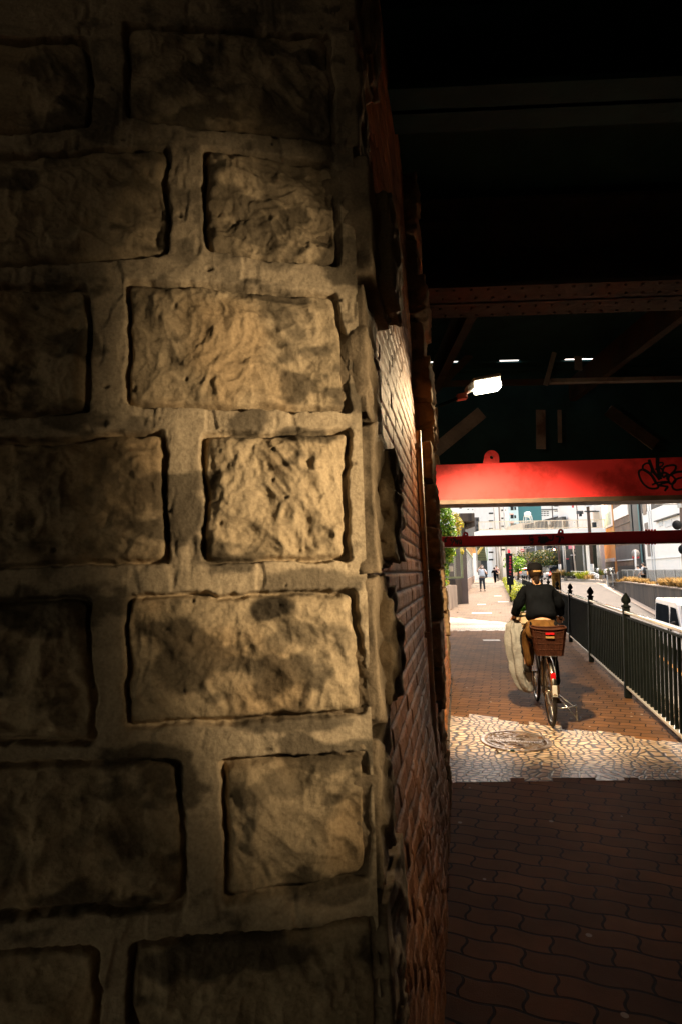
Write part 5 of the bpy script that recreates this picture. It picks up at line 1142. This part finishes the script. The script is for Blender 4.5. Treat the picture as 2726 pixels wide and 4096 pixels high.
for i, p in enumerate(pts_): MB().box(p+UP*.5, (.07,.09,1.05)).build('post', POLE_G, mf)
for i, p in enumerate(seg2[1:]): MB().box(p+UP*(.40-.08*i), (.07,.09,.95)).build('post', POLE_G, mf)
MB().bar(pts_[0]+UP*1.0, pts_[-1]+UP*1.0, .05, .04).build('top_rail', POLE_G, mf)
rs = random.Random(4)
def tuft(c, n, h, name, label, m, sp=.3, group='dry grass tufts'):
    mb = MB()
    for i in range(n):
        a = rs.random()*6.28; r = rs.random()*sp; b = V(c)+V((math.cos(a)*r*.6, math.sin(a)*r*1.6, 0)); t = b+V((math.cos(a)*h*rs.uniform(.2,.8), math.sin(a)*h*rs.uniform(.2,.8), h*rs.uniform(.6,1.1))); w_ = V((rs.gauss(0,1), rs.gauss(0,1), 0)).normalized()*.022; md = (b+t)/2+UP*h*.12
        mb.add([b-w_, b+w_, md+w_, md-w_], [(0,1,2,3)]); mb.add([md-w_, md+w_, t], [(0,1,2)])
    return thing(name, mb, m, label, 'grass', group)
def on_w(x, X=8.85): return V((X, onf(x, X), .42))
for (x, n, h, lb) in ((2460, 110, .28, 'small dry tuft at the left end of the retaining wall top'), (2503, 330, .5, 'tall feathery dry grass on the wall, leftmost big clump'), (2528, 300, .45, 'dry grass clump next to the tallest one on the wall'), (2556, 320, .42, 'dry grass clump at the middle of the retaining wall'),
                     (2585, 160, .26, 'low flattened dry grass before the bare coping stretch'), (2645, 420, .5, 'bushy golden grass clump above the white van rear'), (2680, 480, .55, 'bushy golden grass clump above the white van'), (2718, 480, .55, 'golden grass clump at the right edge above the van')):
    p = on_w(x); tuft(p, n, h, 'grass_tuft', lb, M_GRASS, .42)
for (x, y, d, n, h, m, lb) in ((2244, 2298, 58, 200, .7, M_GRASS, 'yellow weed tuft beside the ochre sign'), (2272, 2300, 57, 160, .5, M_TREE, 'dark weed patch on the kerb under the guard rail'), (2325, 2312, 54, 260, .8, M_HEDGE, 'bright green and yellow weed clump on the kerb by the guard rail'), (2350, 2312, 53, 160, .5, M_GRASS, 'low dry weeds right of the bright weed clump'), (2404, 2296, 55, 160, .6, M_TREE, 'green weeds at the foot of the thick concrete pole')):
    c = at(x, y, d); tuft(V((c.x, c.y, zat(x, y+4, d))), n, h, 'weed_clump', lb, m, .7, 'weeds along the kerb')
# kerb island and guard rail
kl = MB(); 
kp = [at(2240, 2306, 62), at(2290, 2309, 58), at(2340, 2318, 53.5), at(2385, 2328, 50), at(2416, 2338, 48)]
for i in range(len(kp)-1): kl.bar(V((kp[i].x, kp[i].y, .36)), V((kp[i+1].x, kp[i+1].y, .34)), .3, .34)
tag(kl.build('traffic_island_kerb', M_KERB, None), kind='structure')
gr = empty('guard_rail', at(2320, 2300, 56), 'white three-bar pedestrian guard rail behind the kerb weeds', 'guard rail'); gpx = [(2236, 2284, 62), (2300, 2286, 58.5), (2345, 2288, 55.5), (2372, 2291, 53), (2392, 2299, 51)]
for off, nm in ((0, 'top_bar'), (7, 'middle_bar'), (13, 'lower_bar')): MB().tube([at(x, y+off, d) for x, y, d in gpx], .045, 7).build(nm, M_WHT, gr)
for i in range(12):
    t = i/11*(len(gpx)-1); k = min(int(t), len(gpx)-2); u = t-k; a, b = gpx[k], gpx[k+1]; x, y, d = [a[j]+(b[j]-a[j])*u for j in range(3)]; MB().tube([at(x, y, d), at(x, y+22, d)], .04, 6).build('post', M_WHT, gr)
# silver panel fence past the hedge
sf = empty('panel_fence', gp(2068, 2385), 'short pale barred barrier between hedge and the dark railing', 'fence')
for x in range(2066, 2082, 5): cb(x, x+2.2, 2325, 2378, 33, .04).build('bar', POLE_G, sf)
cb(2064, 2084, 2321, 2325, 33, .06).build('top_bar', POLE_G, sf)
# ================================================================== DISTANT PEOPLE
def figure(x_feet, y_feet, y_head, label, pose, mats, face_cam=True, dz=None, dpt=None):
    """standing or walking figure. local: x right, y forward (faced direction), height scaled to the photo"""
    if dpt is None: base = gp(x_feet, y_feet); 
    else: c = at(x_feet, y_feet, dpt); base = c
    d = base.dot(FH); H = (y_feet-y_head)/F_PX*d; k = H/1.72
    rz = math.atan2(FH.y, FH.x)-math.pi/2 + (math.pi if face_cam else 0)
    r = empty('person', base, label, 'person', rz=rz); r.scale = (k, k, k); return r
M_SHIRT = mat('pale grey shirt', (.50,.55,.60), .8, var=.08, bump=.3, bscale=60); M_NAVY = mat('dark navy trousers', (.012,.018,.026), .8, var=.2, bump=.3); M_MASK = mat('white face mask', (.72,.70,.68), .7, var=.05, bump=.1); M_GHAIR = mat('dark short hair', (.03,.025,.02), .6)
def legs(g, pel, hipz, kneeL, kneeR, ankL, ankR, s=1.0):
    for sx, kn, an in ((-1, kneeL, ankL), (1, kneeR, ankR)):
        hp = g.v((.09*sx,0,hipz), .085*s, pel); k_ = g.v(kn, .058*s, g.v(V((.09*sx,0,hipz)).lerp(V(kn), .5), .072*s, hp)); a_ = g.v(an, .04*s, g.v(V(kn).lerp(V(an), .4), .052*s, k_)); g.chain(a_, [(V(an)+V((0,.05,-.05)), .036), (V(an)+V((0,.15,-.062)), .028)])
def face_bits(r, hx, hy, hz, m=M_SKIN):
    f = MB().ball((hx, hy+.098, hz-.005), (.014,.02,.024), 8, 6); bpart(f, 'nose', m, r)
    for s in (-1, 1): bpart(MB().ball((hx+.034*s, hy+.085, hz+.028), (.013,.008,.009), 8, 6), 'eye', M_SHOE, r); bpart(MB().ball((hx+.084*s, hy-.005, hz), (.010,.018,.03), 8, 6), 'ear', m, r)
# man with raised hand
m1 = figure(1928, 2366, 2262, 'man in pale grey shirt and dark trousers walking nearer, hand raised to his forehead', None, None)
g = G(); pel = g.v((0,0,.92), .12); b = g.chain(pel, [((0,.02,1.05), .13), ((-.01,.02,1.22), .13), ((-.02,0,1.38), .12)]); nk = g.chain(b, [((-.03,.01,1.48), .058)]); hd_ = g.chain(nk, [((-.035,.015,1.56), .072), ((-.04,.015,1.62), .082), ((-.04,.01,1.68), .06)])
sh = g.v((.18,0,1.40), .058, b); el = g.chain(sh, [((.27,.05,1.33), .046), ((.33,.12,1.36), .042)]); wr = g.chain(el, [((.22,.15,1.50), .036), ((.13,.14,1.60), .028)]); add_hand(g, wr, el, V((.10,.135,1.63)), (-.8,.1,.45), (-.2,-.9,0), (0,.3,1))
sh = g.v((-.20,0,1.39), .058, b); el = g.chain(sh, [((-.29,-.01,1.24), .047), ((-.33,.02,1.14), .042)]); wr = g.chain(el, [((-.24,.10,1.24), .034), ((-.18,.13,1.32), .027)]); add_hand(g, wr, el, V((-.17,.135,1.34)), (.3,.1,.9), (.2,-.9,0), (1,0,0))
legs(g, pel, .88, (-.11,.05,.50), (.10,-.02,.49), (-.14,.02,.10), (.10,-.06,.10)); skin('body', g.p, g.e, M_SKIN, m1)
g = G(); a = g.v((0,.03,.95), (.175,.14)); a = g.v((0,.06,1.06), (.20,.175), a); a = g.v((-.01,.045,1.20), (.19,.16), a); a = g.v((-.02,.01,1.36), (.165,.125), a); g.v((-.028,.005,1.455), .07, a)
g.chain(a, [((.18,0,1.405), .078), ((.26,.04,1.34), .074), ((.285,.07,1.33), .066)]); g.chain(a, [((-.20,0,1.395), .078), ((-.27,-.005,1.28), .074), ((-.30,0,1.22), .064)]); skin('shirt', g.p, g.e, M_SHIRT, m1)
g = G(); pel = g.v((0,.01,.90), (.165,.13))
for s, kn, an in ((-1, (-.11,.05,.50), (-.14,.02,.12)), (1, (.10,-.02,.49), (.10,-.06,.12))): g.chain(pel, [((.095*s,.0,.82), .105), (V((.095*s,0,.82)).lerp(V(kn), .55), .088), (kn, .075), (V(kn).lerp(V(an), .5), .068), (an, .056)])
skin('trousers', g.p, g.e, M_NAVY, m1); face_bits(m1, -.04, .015, 1.63)
bpart(MB().ball((-.04,.04,1.585), (.072,.075,.058), 14, 10), 'face_mask', M_MASK, m1); bpart(MB().ball((-.04,-.005,1.665), (.088,.095,.068), 16, 10), 'hair', M_GHAIR, m1)
for p in ((-.14,.06,.05), (.10,-.02,.05)): bpart(MB().ball(p, (.048,.13,.045), 12, 8), 'shoe', M_SHOE, m1)
bpart(MB().box((0,.0,.955), (.34,.29,.035)), 'belt', M_SHOE, m1, bevel=.015)
fan = empty('folding_fan', m1.location, 'dark flat hand fan held over the head of the man in the grey shirt', 'fan', rz=m1.rotation_euler.z); fan.scale = m1.scale; bpart(MB().box((.13,.14,1.765), (.26,.16,.012), ax=(V((.97,0,.2)).normalized(), UP.cross(V((1,0,0))), V((-.2,0,.97)).normalized())), 'leaf', colr('dark brown paper', (.10,.06,.05), .6), fan)
bgm = empty('shoulder_bag', m1.location, 'dark navy shoulder bag hanging at the side of the man in the grey shirt', 'bag', rz=m1.rotation_euler.z); bgm.scale = m1.scale; bpart(MB().box((-.30,-.05,1.00), (.12,.16,.24)), 'pouch', M_NAVY, bgm, bevel=.03); bpart(MB().tube([V((-.27,-.05,1.12)), V((-.21,.0,1.30)), V((-.17,.06,1.43)), V((-.17,-.06,1.45)), V((-.27,-.09,1.12))], .014, 6), 'strap', M_NAVY, bgm)
# woman in black
m2 = figure(1979, 2340, 2270, 'woman in a loose black outfit walking away along the far footway', None, None, False)
g = G(); pel = g.v((0,0,.92), .11); b = g.chain(pel, [((0,0,1.08), .11), ((0,0,1.25), .11), ((-.01,0,1.38), .10)]); nk = g.chain(b, [((-.02,.01,1.47), .048)]); g.chain(nk, [((-.03,.02,1.55), .07), ((-.03,.02,1.61), .078), ((-.03,.01,1.66), .055)])
sh = g.v((-.16,0,1.38), .052, b); el = g.chain(sh, [((-.25,0,1.2), .042), ((-.27,.03,1.10), .036)]); wr = g.chain(el, [((-.25,.1,.98), .03), ((-.24,.13,.92), .024)]); add_hand(g, wr, el, V((-.24,.135,.90)), (0,.3,-1), (.8,.3,0), (0,1,.3))
sh = g.v((.16,0,1.38), .052, b); el = g.chain(sh, [((.22,0,1.2), .042), ((.25,.03,1.12), .036)]); wr = g.chain(el, [((.30,.10,1.08), .03), ((.33,.14,1.07), .024)]); add_hand(g, wr, el, V((.34,.15,1.07)), (.9,.4,0), (-.2,.6,-.5), (0,0,1))
legs(g, pel, .88, (-.08,-.02,.48), (.06,.06,.48), (-.06,-.06,.09), (.03,.02,.09), .9); skin('body', g.p, g.e, M_SKIN, m2)
g = G(); a = g.v((.02,0,.24), (.10,.10)); a = g.chain(a, [((.02,0,.5), .135), ((.0,0,.8), .16), ((0,0,1.05), .165), ((0,0,1.24), .16), ((-.005,0,1.36), .13)]); g.v((-.015,0,1.43), .06, a)
g.chain(a, [((-.17,0,1.38), .08), ((-.25,0,1.22), .085), ((-.27,.0,1.14), .08)]); g.chain(a, [((.17,0,1.38), .075), ((.24,0,1.22), .08), ((.26,.0,1.14), .075)]); skin('dress', g.p, g.e, M_BLK, m2)
bpart(MB().ball((-.03,.0,1.62), (.09,.095,.095), 14, 10), 'hair', M_HAIR, m2); face_bits(m2, -.03, .02, 1.60)
for p in ((-.06,-.02,.045), (.03,.07,.045)): bpart(MB().ball(p, (.045,.12,.04), 12, 8), 'shoe', M_SHOE, m2)
# two walkers partly hidden behind others
def simple_person(x, yf, yh, label, mt, ml, hair, face_cam, dpt=None, pack=None):
    r = figure(x, yf, yh, label, None, None, face_cam, dpt=dpt)
    g = G(); pel = g.v((0,0,.92), .11); b = g.chain(pel, [((0,0,1.08), .11), ((0,0,1.25), .115), ((0,0,1.38), .11)]); nk = g.chain(b, [((0,.01,1.48), .05)]); g.chain(nk, [((0,.02,1.56), .07), ((0,.02,1.62), .08), ((0,.01,1.67), .055)])
    for s in (-1, 1):
        sh = g.v((.17*s,0,1.38), .055, b); el = g.chain(sh, [((.23*s,0,1.2), .044), ((.25*s,.03,1.10), .038)]); wr = g.chain(el, [((.22*s,.14,1.02), .03), ((.2*s,.18,1.0), .025)]); add_hand(g, wr, el, V((.2*s,.19,.99)), (0,.7,-.6), (-.8*s,0,-.2), (0,.6,.7))
    legs(g, pel, .88, (-.1,.03,.48), (.1,.05,.48), (-.1,-.04,.09), (.1,.06,.09)); skin('body', g.p, g.e, M_SKIN, r)
    g = G(); a = g.v((0,0,.93), (.16,.12)); a = g.chain(a, [((0,0,1.1), .155), ((0,0,1.25), .155), ((0,0,1.37), .13)]); g.v((0,0,1.45), .06, a)
    for s in (-1, 1): g.chain(a, [((.175*s,0,1.39), .075), ((.235*s,0,1.24), .07), ((.25*s,.01,1.17), .06)])
    skin('shirt', g.p, g.e, mt, r)
    g = G(); p_ = g.v((0,0,.9), (.15,.12))
    for s, kn, an in ((-1, (-.1,.03,.48), (-.1,-.04,.12)), (1, (.1,.05,.48), (.1,.06,.12))): g.chain(p_, [((.09*s,0,.82), .10), (V((.09*s,0,.82)).lerp(V(kn), .5), .085), (kn, .07), (an, .055)])
    skin('trousers', g.p, g.e, ml, r); bpart(MB().ball((0,.0,1.645), (.088,.095,.085), 14, 10), 'hair', hair, r); face_bits(r, 0, .02, 1.61)
    for p in ((-.1,0,.045), (.1,.1,.045)): bpart(MB().ball(p, (.045,.12,.04), 12, 8), 'shoe', M_SHOE, r)
    return r
simple_person(1986, 2333, 2262, 'person in pinkish top partly hidden just beyond the woman in black', mat('dusty pink top', (.5,.3,.27), .8), M_TROU, M_GHAIR, True)
pz = at(2578, 2252, 45); 
def fence_person(x, ytop, d, label, mt, face_cam, pack):
    zt_ = zat(x, ytop, d); yf = ytop + 1.72/d*F_PX; r = simple_person(x, yf, ytop, label, mt, M_TROU, M_GHAIR, face_cam, dpt=d)
    if pack:
        bp_ = empty('backpack', r.location, 'black backpack on the walker in white behind the mesh fence', 'backpack', rz=r.rotation_euler.z); bp_.scale = r.scale; bpart(MB().ball((.02,-.20,1.18), (.17,.13,.27), 16, 10), 'pack', M_SHOE, bp_)
        for s in (-1, 1): bpart(MB().tube([V((.1*s,-.12,1.42)), V((.11*s,.08,1.40)), V((.12*s,.12,1.25))], .018, 6), 'strap', M_SHOE, bp_)
    return r
fp1 = fence_person(2578, 2253, 38, 'walker with black hair, white shirt and backpack behind the mesh fence', M_WHS, False, True); fp1.rotation_euler.z += .7
fence_person(2556, 2262, 41, 'walker in white and black ahead of the backpack walker, behind the sign post', M_WHS, False, False)
# ================================================================== VEHICLES
def wheel_part(c, r, w_, parent, ax, nm='wheel'):
    t = bpart(MB().lathe(c-ax*(w_/2), [(r*.72,0),(r*.96,.0),(r,.02),(r,w_-.02),(r*.96,w_),(r*.72,w_)], 24, axis=ax), nm, M_TYRE, parent)
    bpart(MB().lathe(c-ax*(w_/2+.006), [(r*.66,0),(r*.6,.015),(r*.5,.01),(r*.2,.02)], 20, axis=ax), 'rim', M_CARS, t); return t
def car(loc, rz, prof, W, m, label, cat, wheels, r, parts, taper=.1, group=None):
    """prof: side outline (y,z) ccw; extruded over width W with a narrower roof"""
    root = empty('parked_car' if group else 'car', loc, label, cat, group, rz=rz); n = len(prof); vs = []; zmid = .95
    for s in (-1, 1):
        for (y, z) in prof: vs.append(V((s*(W/2 - max(0, z-zmid)*taper), y, z)))
    fs = [tuple(range(n)), tuple(range(2*n-1, n-1, -1))] + [((i+1) % n, i, n+i, n+(i+1) % n) for i in range(n)]
    b = MB().add(vs, fs); o = bpart(b, 'body', m, root); bv = o.modifiers.new('b', 'BEVEL'); bv.width = .06; bv.segments = 3; bv.limit_method = 'ANGLE'; bv.angle_limit = math.radians(20)
    for y in wheels:
        for s in (-1, 1): wheel_part(V((s*(W/2-.09), y, r)), r, .17, root, V((1,0,0)))
    return root
# white van driving towards the viewer; local y forward = front
vz = 24.2; vx = 6.95; vr = empty('van', (6.72, 23.9, road_z(23.9, 5)), 'white boxy van with dark side windows driving on the sunken road, right edge', 'van', rz=math.pi)
prof = [(-1.70,.30),(1.55,.30),(1.68,.42),(1.70,.95),(1.60,1.10),(1.12,1.86),(.95,1.93),(-1.60,1.95),(-1.68,1.88),(-1.72,1.05)]
W = 1.5; n = len(prof); vs = []
for s in (-1, 1):
    for (y, z) in prof: vs.append(V((s*(W/2 - max(0, z-1.0)*.09), y, z)))
bb = MB().add(vs, [tuple(range(n)), tuple(range(2*n-1, n-1, -1))] + [((i+1) % n, i, n+i, n+(i+1) % n) for i in range(n)]); o = bpart(bb, 'body', M_CARW, vr); bv = o.modifiers.new('b', 'BEVEL'); bv.width = .07; bv.segments = 4; bv.limit_method = 'ANGLE'; bv.angle_limit = math.radians(18)
def side_panel(s, pts, off=.012, nm='side_window', m=M_GLS, par=vr):
    f = [V((s*(W/2 - max(0, z-1.0)*.09+off), y, z)) for y, z in pts]; k = [p-V((s*.03,0,0)) for p in f]; n = len(f)
    return bpart(MB().add(f+k, [tuple(range(n))[::s if s < 0 else 1], tuple(range(2*n-1, n-1, -1))] + [(i, (i+1) % n, n+(i+1) % n, n+i) for i in range(n)]), nm, m, par, bevel=.0)
for s in (-1, 1):
    side_panel(s, [(-1.52,1.12),(.02,1.10),(.10,1.2),(.08,1.66),(.0,1.74),(-1.50,1.76),(-1.56,1.7)], nm='rear_side_window'); side_panel(s, [(.32,1.10),(1.30,1.06),(1.22,1.25),(.92,1.70),(.34,1.72)], nm='front_side_window')
    side_panel(s, [(-1.5,.96),(-.62,.96),(-.62,1.02),(-1.5,1.02)], .02, 'slide_rail', M_TYRE); side_panel(s, [(.10,.90),(.16,.90),(.16,1.0),(.10,1.0)], .03, 'door_handle', M_TYRE); side_panel(s, [(.34,.90),(.50,.90),(.50,.97),(.34,.97)], .03, 'door_handle', M_TYRE)
    side_panel(s, [(-.0,.35),(.012,.35),(.012,1.75),(0,1.75)][:4], .006, 'door_gap', M_TYRE); side_panel(s, [(1.36,.72),(1.60,.72),(1.60,.94),(1.36,.98)], .02, 'headlight', M_CHR)
    bpart(MB().box((s*.84, 1.16, 1.16), (.14,.09,.24)), 'mirror', M_TYRE, vr, bevel=.03); bpart(MB().box((s*.82, 1.12, 1.02), (.12,.08,.07)), 'mirror_base', M_CARW, vr, bevel=.02)
    for y in (-1.15, 1.20): wheel_part(V((s*(W/2-.08), y, .28)), .28, .16, vr, V((1,0,0)))
def quad_panel(pts, nm, m, par, th=.02):
    f = [V(p) for p in pts]; nn = (f[1]-f[0]).cross(f[2]-f[0]).normalized(); k = [p-nn*th for p in f]; n = len(f)
    return bpart(MB().add(f+k, [tuple(range(n)), tuple(range(2*n-1, n-1, -1))] + [(i, n+i, n+(i+1) % n, (i+1) % n) for i in range(n)]), nm, m, par)
M_WSH = colr('windshield glass', (.22,.28,.29), .12, bump=0, spec=.8)
quad_panel([(-.64,1.605,1.16),(-.60,1.20,1.80),(.60,1.20,1.80),(.64,1.605,1.16)][::-1], 'windshield', M_WSH, vr); bpart(MB().box((0,1.69,.62), (1.1,.06,.18)), 'grille', M_TYRE, vr, bevel=.02); bpart(MB().box((0,1.73,.42), (.33,.02,.16)), 'number_plate', M_PLATE, vr)
vr.scale = (1.08, 1.08, 1.08)
# silver suv, rear towards viewer
def rearcar(x0, x1, yb, yt, d, m, label, kind, white_top=False):
    cx = (x0+x1)/2; c = at(cx, yb, d); rz = math.atan2(FH.y, FH.x)-math.pi/2 + (0 if kind == 'suv' else .05); W_ = (x1-x0)/F_PX*d; H_ = (yb-yt)/F_PX*d; r = empty('car', c, label, 'car', rz=rz); L_ = 3.9
    pr = [(0,.28),(-.04,.55),(0,.95),(.35,H_*.93),(.6,H_),(2.2,H_*.98),(2.9,1.0),(3.8,.85),(L_,.5),(L_-.1,.28)]; n = len(pr); vs = []
    for s in (-1, 1):
        for (y, z) in pr: vs.append(V((s*(W_/2 - max(0, z-.95)*.2), y, z)))
    o = bpart(MB().add(vs, [tuple(range(n))[::-1], tuple(range(n, 2*n))] + [(i, (i+1) % n, n+(i+1) % n, n+i) for i in range(n)]), 'body', m, r); bv = o.modifiers.new('b', 'BEVEL'); bv.width = .07; bv.segments = 3; bv.angle_limit = math.radians(18)
    w2 = W_/2-.16; quad_panel([(-w2,.02,1.0),(w2,.02,1.0),(w2-.08,.30,H_*.90),(-w2+.08,.30,H_*.90)], 'rear_window', M_GLS, r)
    for s in (-1, 1):
        bpart(MB().box((s*(W_/2-.13),-.03,.88), (.22,.08,.2)), 'tail_light', M_TAIL if kind == 'suv' else M_REDR, r, bevel=.02)
        for y in (.7, 3.1): wheel_part(V((s*(W_/2-.11), y, .32)), .32, .18, r, V((1,0,0)))
    bpart(MB().box((0,-.06,.72), (.34,.03,.18)), 'number_plate', M_PLATE, r); bpart(MB().box((0,-.06,.42), (W_*.96,.16,.2)), 'rear_bumper', M_CARS if kind == 'suv' else M_CARD, r, bevel=.04)
    if kind == 'suv': bpart(MB().box((0,.30,H_*.90), (.5,.04,.05)), 'brake_light', M_TAIL, r)
    if white_top: bpart(MB().box((0,1.35,H_+.02), (W_*.72,1.9,.05)), 'roof', M_CARW, r, bevel=.02)
    return r
rearcar(2076, 2126, 2314, 2271, 74, M_CARS, 'silver car seen from behind with lit brake lights, left of the cyclist head', 'suv')
rearcar(2196, 2240, 2313, 2265, 76, M_CARD, 'dark hatchback with white roof, right of the cyclist head', 'kei', True)
tk = empty('truck', at(2098, 2300, 96), 'pale box truck far down the road above the silver car', 'truck'); cb(2074, 2122, 2257, 2292, 96, 5).build('cargo_box', W_WHITE, tk, bevel=.05); cb(2086, 2112, 2263, 2269, 95.9, .1).build('vents', W_DARK, tk); cb(2076, 2120, 2292, 2300, 96.2, 4).build('chassis', M_TYRE, tk)
for x in (2080, 2114): cb(x, x+6, 2291, 2304, 96, .8).build('wheel', M_TYRE, tk)
t2 = empty('truck', at(2062, 2300, 92), 'brownish grey van with its back to the viewer, beside the warning board', 'truck'); cb(2052, 2073, 2260, 2296, 92, 4).build('cargo_box', POLE_G, t2, bevel=.05); cb(2054, 2071, 2268, 2278, 91.9, .1).build('rear_window', W_DARK, t2)
for x in (2053, 2067): cb(x, x+5, 2295, 2306, 92.2, .8).build('wheel', M_TYRE, t2)
# rider on a scooter with white helmet, far on the road
sc_ = empty('scooter', at(2190, 2322, 66), 'far scooter with a round red tail lamp beside the ochre sign', 'scooter', rz=math.atan2(FH.y, FH.x)-math.pi/2)
bpart(MB().ball((0,.1,.75), (.17,.35,.2), 12, 8), 'rear_body', M_CARW, sc_); wheel_part(V((0,0,.24)), .24, .11, sc_, V((1,0,0))); wheel_part(V((0,1.2,.24)), .24, .11, sc_, V((1,0,0))); bpart(MB().lathe((.16,-.28,.78), [(.13,0),(.13,.05)], 16, axis=V((0,1,0))), 'tail_lamp', M_TAIL, sc_); bpart(MB().tube([V((-.3,1.0,1.05)), V((0,1.05,1.1)), V((.3,1.0,1.05))], .02, 6), 'handlebar', M_TYRE, sc_); bpart(MB().box((0,.95,.6), (.34,.08,.6)), 'leg_shield', M_CARW, sc_, bevel=.03)
# parked motorbikes by the garage
def moto(x, y, d, m, label, rz):
    c = at(x, y, d); r = empty('motorbike', c, label, 'motorbike', 'motorbikes parked by the garage', rz=rz); r.scale = (.72, .72, .72)
    wheel_part(V((0,-.6,.3)), .3, .12, r, V((1,0,0))); wheel_part(V((0,.65,.3)), .3, .12, r, V((1,0,0)))
    bpart(MB().ball((0,-.3,.72), (.18,.45,.13), 12, 8), 'seat', M_TYRE, r); bpart(MB().ball((0,.15,.7), (.2,.3,.22), 12, 8), 'tank', m, r); bpart(MB().tube([V((-.35,.45,1.05)), V((0,.5,1.0)), V((.35,.45,1.05))], .025, 6), 'handlebar', M_CHR, r); bpart(MB().ball((0,.7,.85), (.14,.1,.14), 10, 8), 'headlight', M_WHS, r); bpart(MB().tube([V((0,.65,.3)), V((0,.5,1.0))], .035, 6), 'fork', M_CHR, r); bpart(MB().box((0,-.1,.42), (.25,.6,.3)), 'engine', M_TYRE, r, bevel=.04)
    return r
moto(2421, 2312, 47, M_CARW, 'white and black motorbike parked at the left end of the mesh fence', 3.0); moto(2448, 2305, 49, M_CARD, 'dark motorbike with box parked in front of the open garage', 2.7); moto(2388, 2304, 54, M_CARD, 'dark motorbike half hidden behind the thick concrete pole', 3.1)
# fallen leaves
M_DL = mat('dead leaf', (.10,.045,.02), .8); M_DL2 = mat('orange leaf', (.35,.12,.03), .8)
for i, (x, y) in enumerate(((1964, 2420), (1832, 2439), (1828, 2450), (1944, 2449), (1998, 2453), (1849, 2437), (1804, 2438), (1880, 2441), (2160, 2958), (1990, 3012))):
    c = gp(x, y)+UP*.008; s = .055 if i < 8 else .035; a = i*1.7; u = V((math.cos(a), math.sin(a), .2))*s; v = V((-math.sin(a), math.cos(a), .35))*s*.6
    tag(MB().add([c-u, c-v, c+u, c+v, c-u*.3-UP*.004, c+u*.3+UP*.012], [(0,1,4),(1,2,5),(1,5,4),(2,3,5),(3,0,4),(3,4,5)]).build('fallen_leaf', M_DL2 if i in (3, 5, 6) else M_DL), 'small curled fallen leaf lying on the footway paving', 'leaf', 'fallen leaves on the footway')
# ================================================================== CAMERA, LIGHT
cam = bpy.data.cameras.new('camera'); cam.sensor_fit = 'HORIZONTAL'; cam.sensor_width = 24.0; cam.lens = 24.0*F_PX/2726.0
cam.clip_start = .02; cam.clip_end = 3000
co = bpy.data.objects.new('camera', cam); COL.objects.link(co)
co.matrix_world = Matrix(((R1.x, U1.x, -FW.x, EYE.x), (R1.y, U1.y, -FW.y, EYE.y), (R1.z, U1.z, -FW.z, EYE.z), (0, 0, 0, 1)))
SC.camera = co
if DOF: cam.dof.use_dof = True; cam.dof.focus_distance = 12.0; cam.dof.aperture_fstop = 9.0
TS = V((.30, .46, .80)).normalized()
w = bpy.data.worlds.new('World'); SC.world = w; w.use_nodes = True; nt = w.node_tree; bg = nt.nodes['Background']
sky = nt.nodes.new('ShaderNodeTexSky'); sky.sky_type = 'NISHITA'; sky.sun_disc = False; sky.sun_elevation = math.asin(TS.z); sky.sun_rotation = math.atan2(TS.x, TS.y)
sky.dust_density = 4.0; sky.air_density = 1.0; sky.ozone_density = .6
tn = nt.nodes.new('ShaderNodeMix'); tn.data_type = 'RGBA'; tn.blend_type = 'MULTIPLY'; tn.inputs[0].default_value = 1; tn.inputs[7].default_value = (1.28, 1.03, .78, 1)
nt.links.new(sky.outputs[0], tn.inputs[6]); nt.links.new(tn.outputs[2], bg.inputs[0]); bg.inputs[1].default_value = .15
sl = bpy.data.lights.new('sun', 'SUN'); sl.energy = 1.25; sl.angle = math.radians(4); sl.color = (1, .92, .8)
so = bpy.data.objects.new('sun', sl); COL.objects.link(so); so.rotation_euler = TS.to_track_quat('Z', 'Y').to_euler(); so.location = (0, 0, 30)
# added warm spot out of view, no fixture there; brightens the near pier face
fl = bpy.data.lights.new('added_face_spot', 'SPOT'); fl.energy = FACE_W; fl.color = (1, .76, .46); fl.shadow_soft_size = .04; fl.spot_size = math.radians(62); fl.spot_blend = 1.0
fo = bpy.data.objects.new('added_face_spot', fl); COL.objects.link(fo); tgt = face_pt(-.13, 1.66); fo.location = tgt + A*1.3 + NF*.98 - UP*.05; fo.scale = (.22, .9, 1)
fo.rotation_euler = (tgt-fo.location).to_track_quat('-Z', 'Y').to_euler()
SC.view_settings.view_transform = 'Standard'; SC.view_settings.look = 'None'; SC.view_settings.exposure = EXPO; SC.view_settings.gamma = 1.0
SC.cycles.use_denoising = True; SC.cycles.max_bounces = 6; SC.cycles.diffuse_bounces = 4; SC.cycles.glossy_bounces = 3; SC.cycles.caustics_reflective = False; SC.cycles.caustics_refractive = False
SC.cycles.sample_clamp_indirect = 4.0
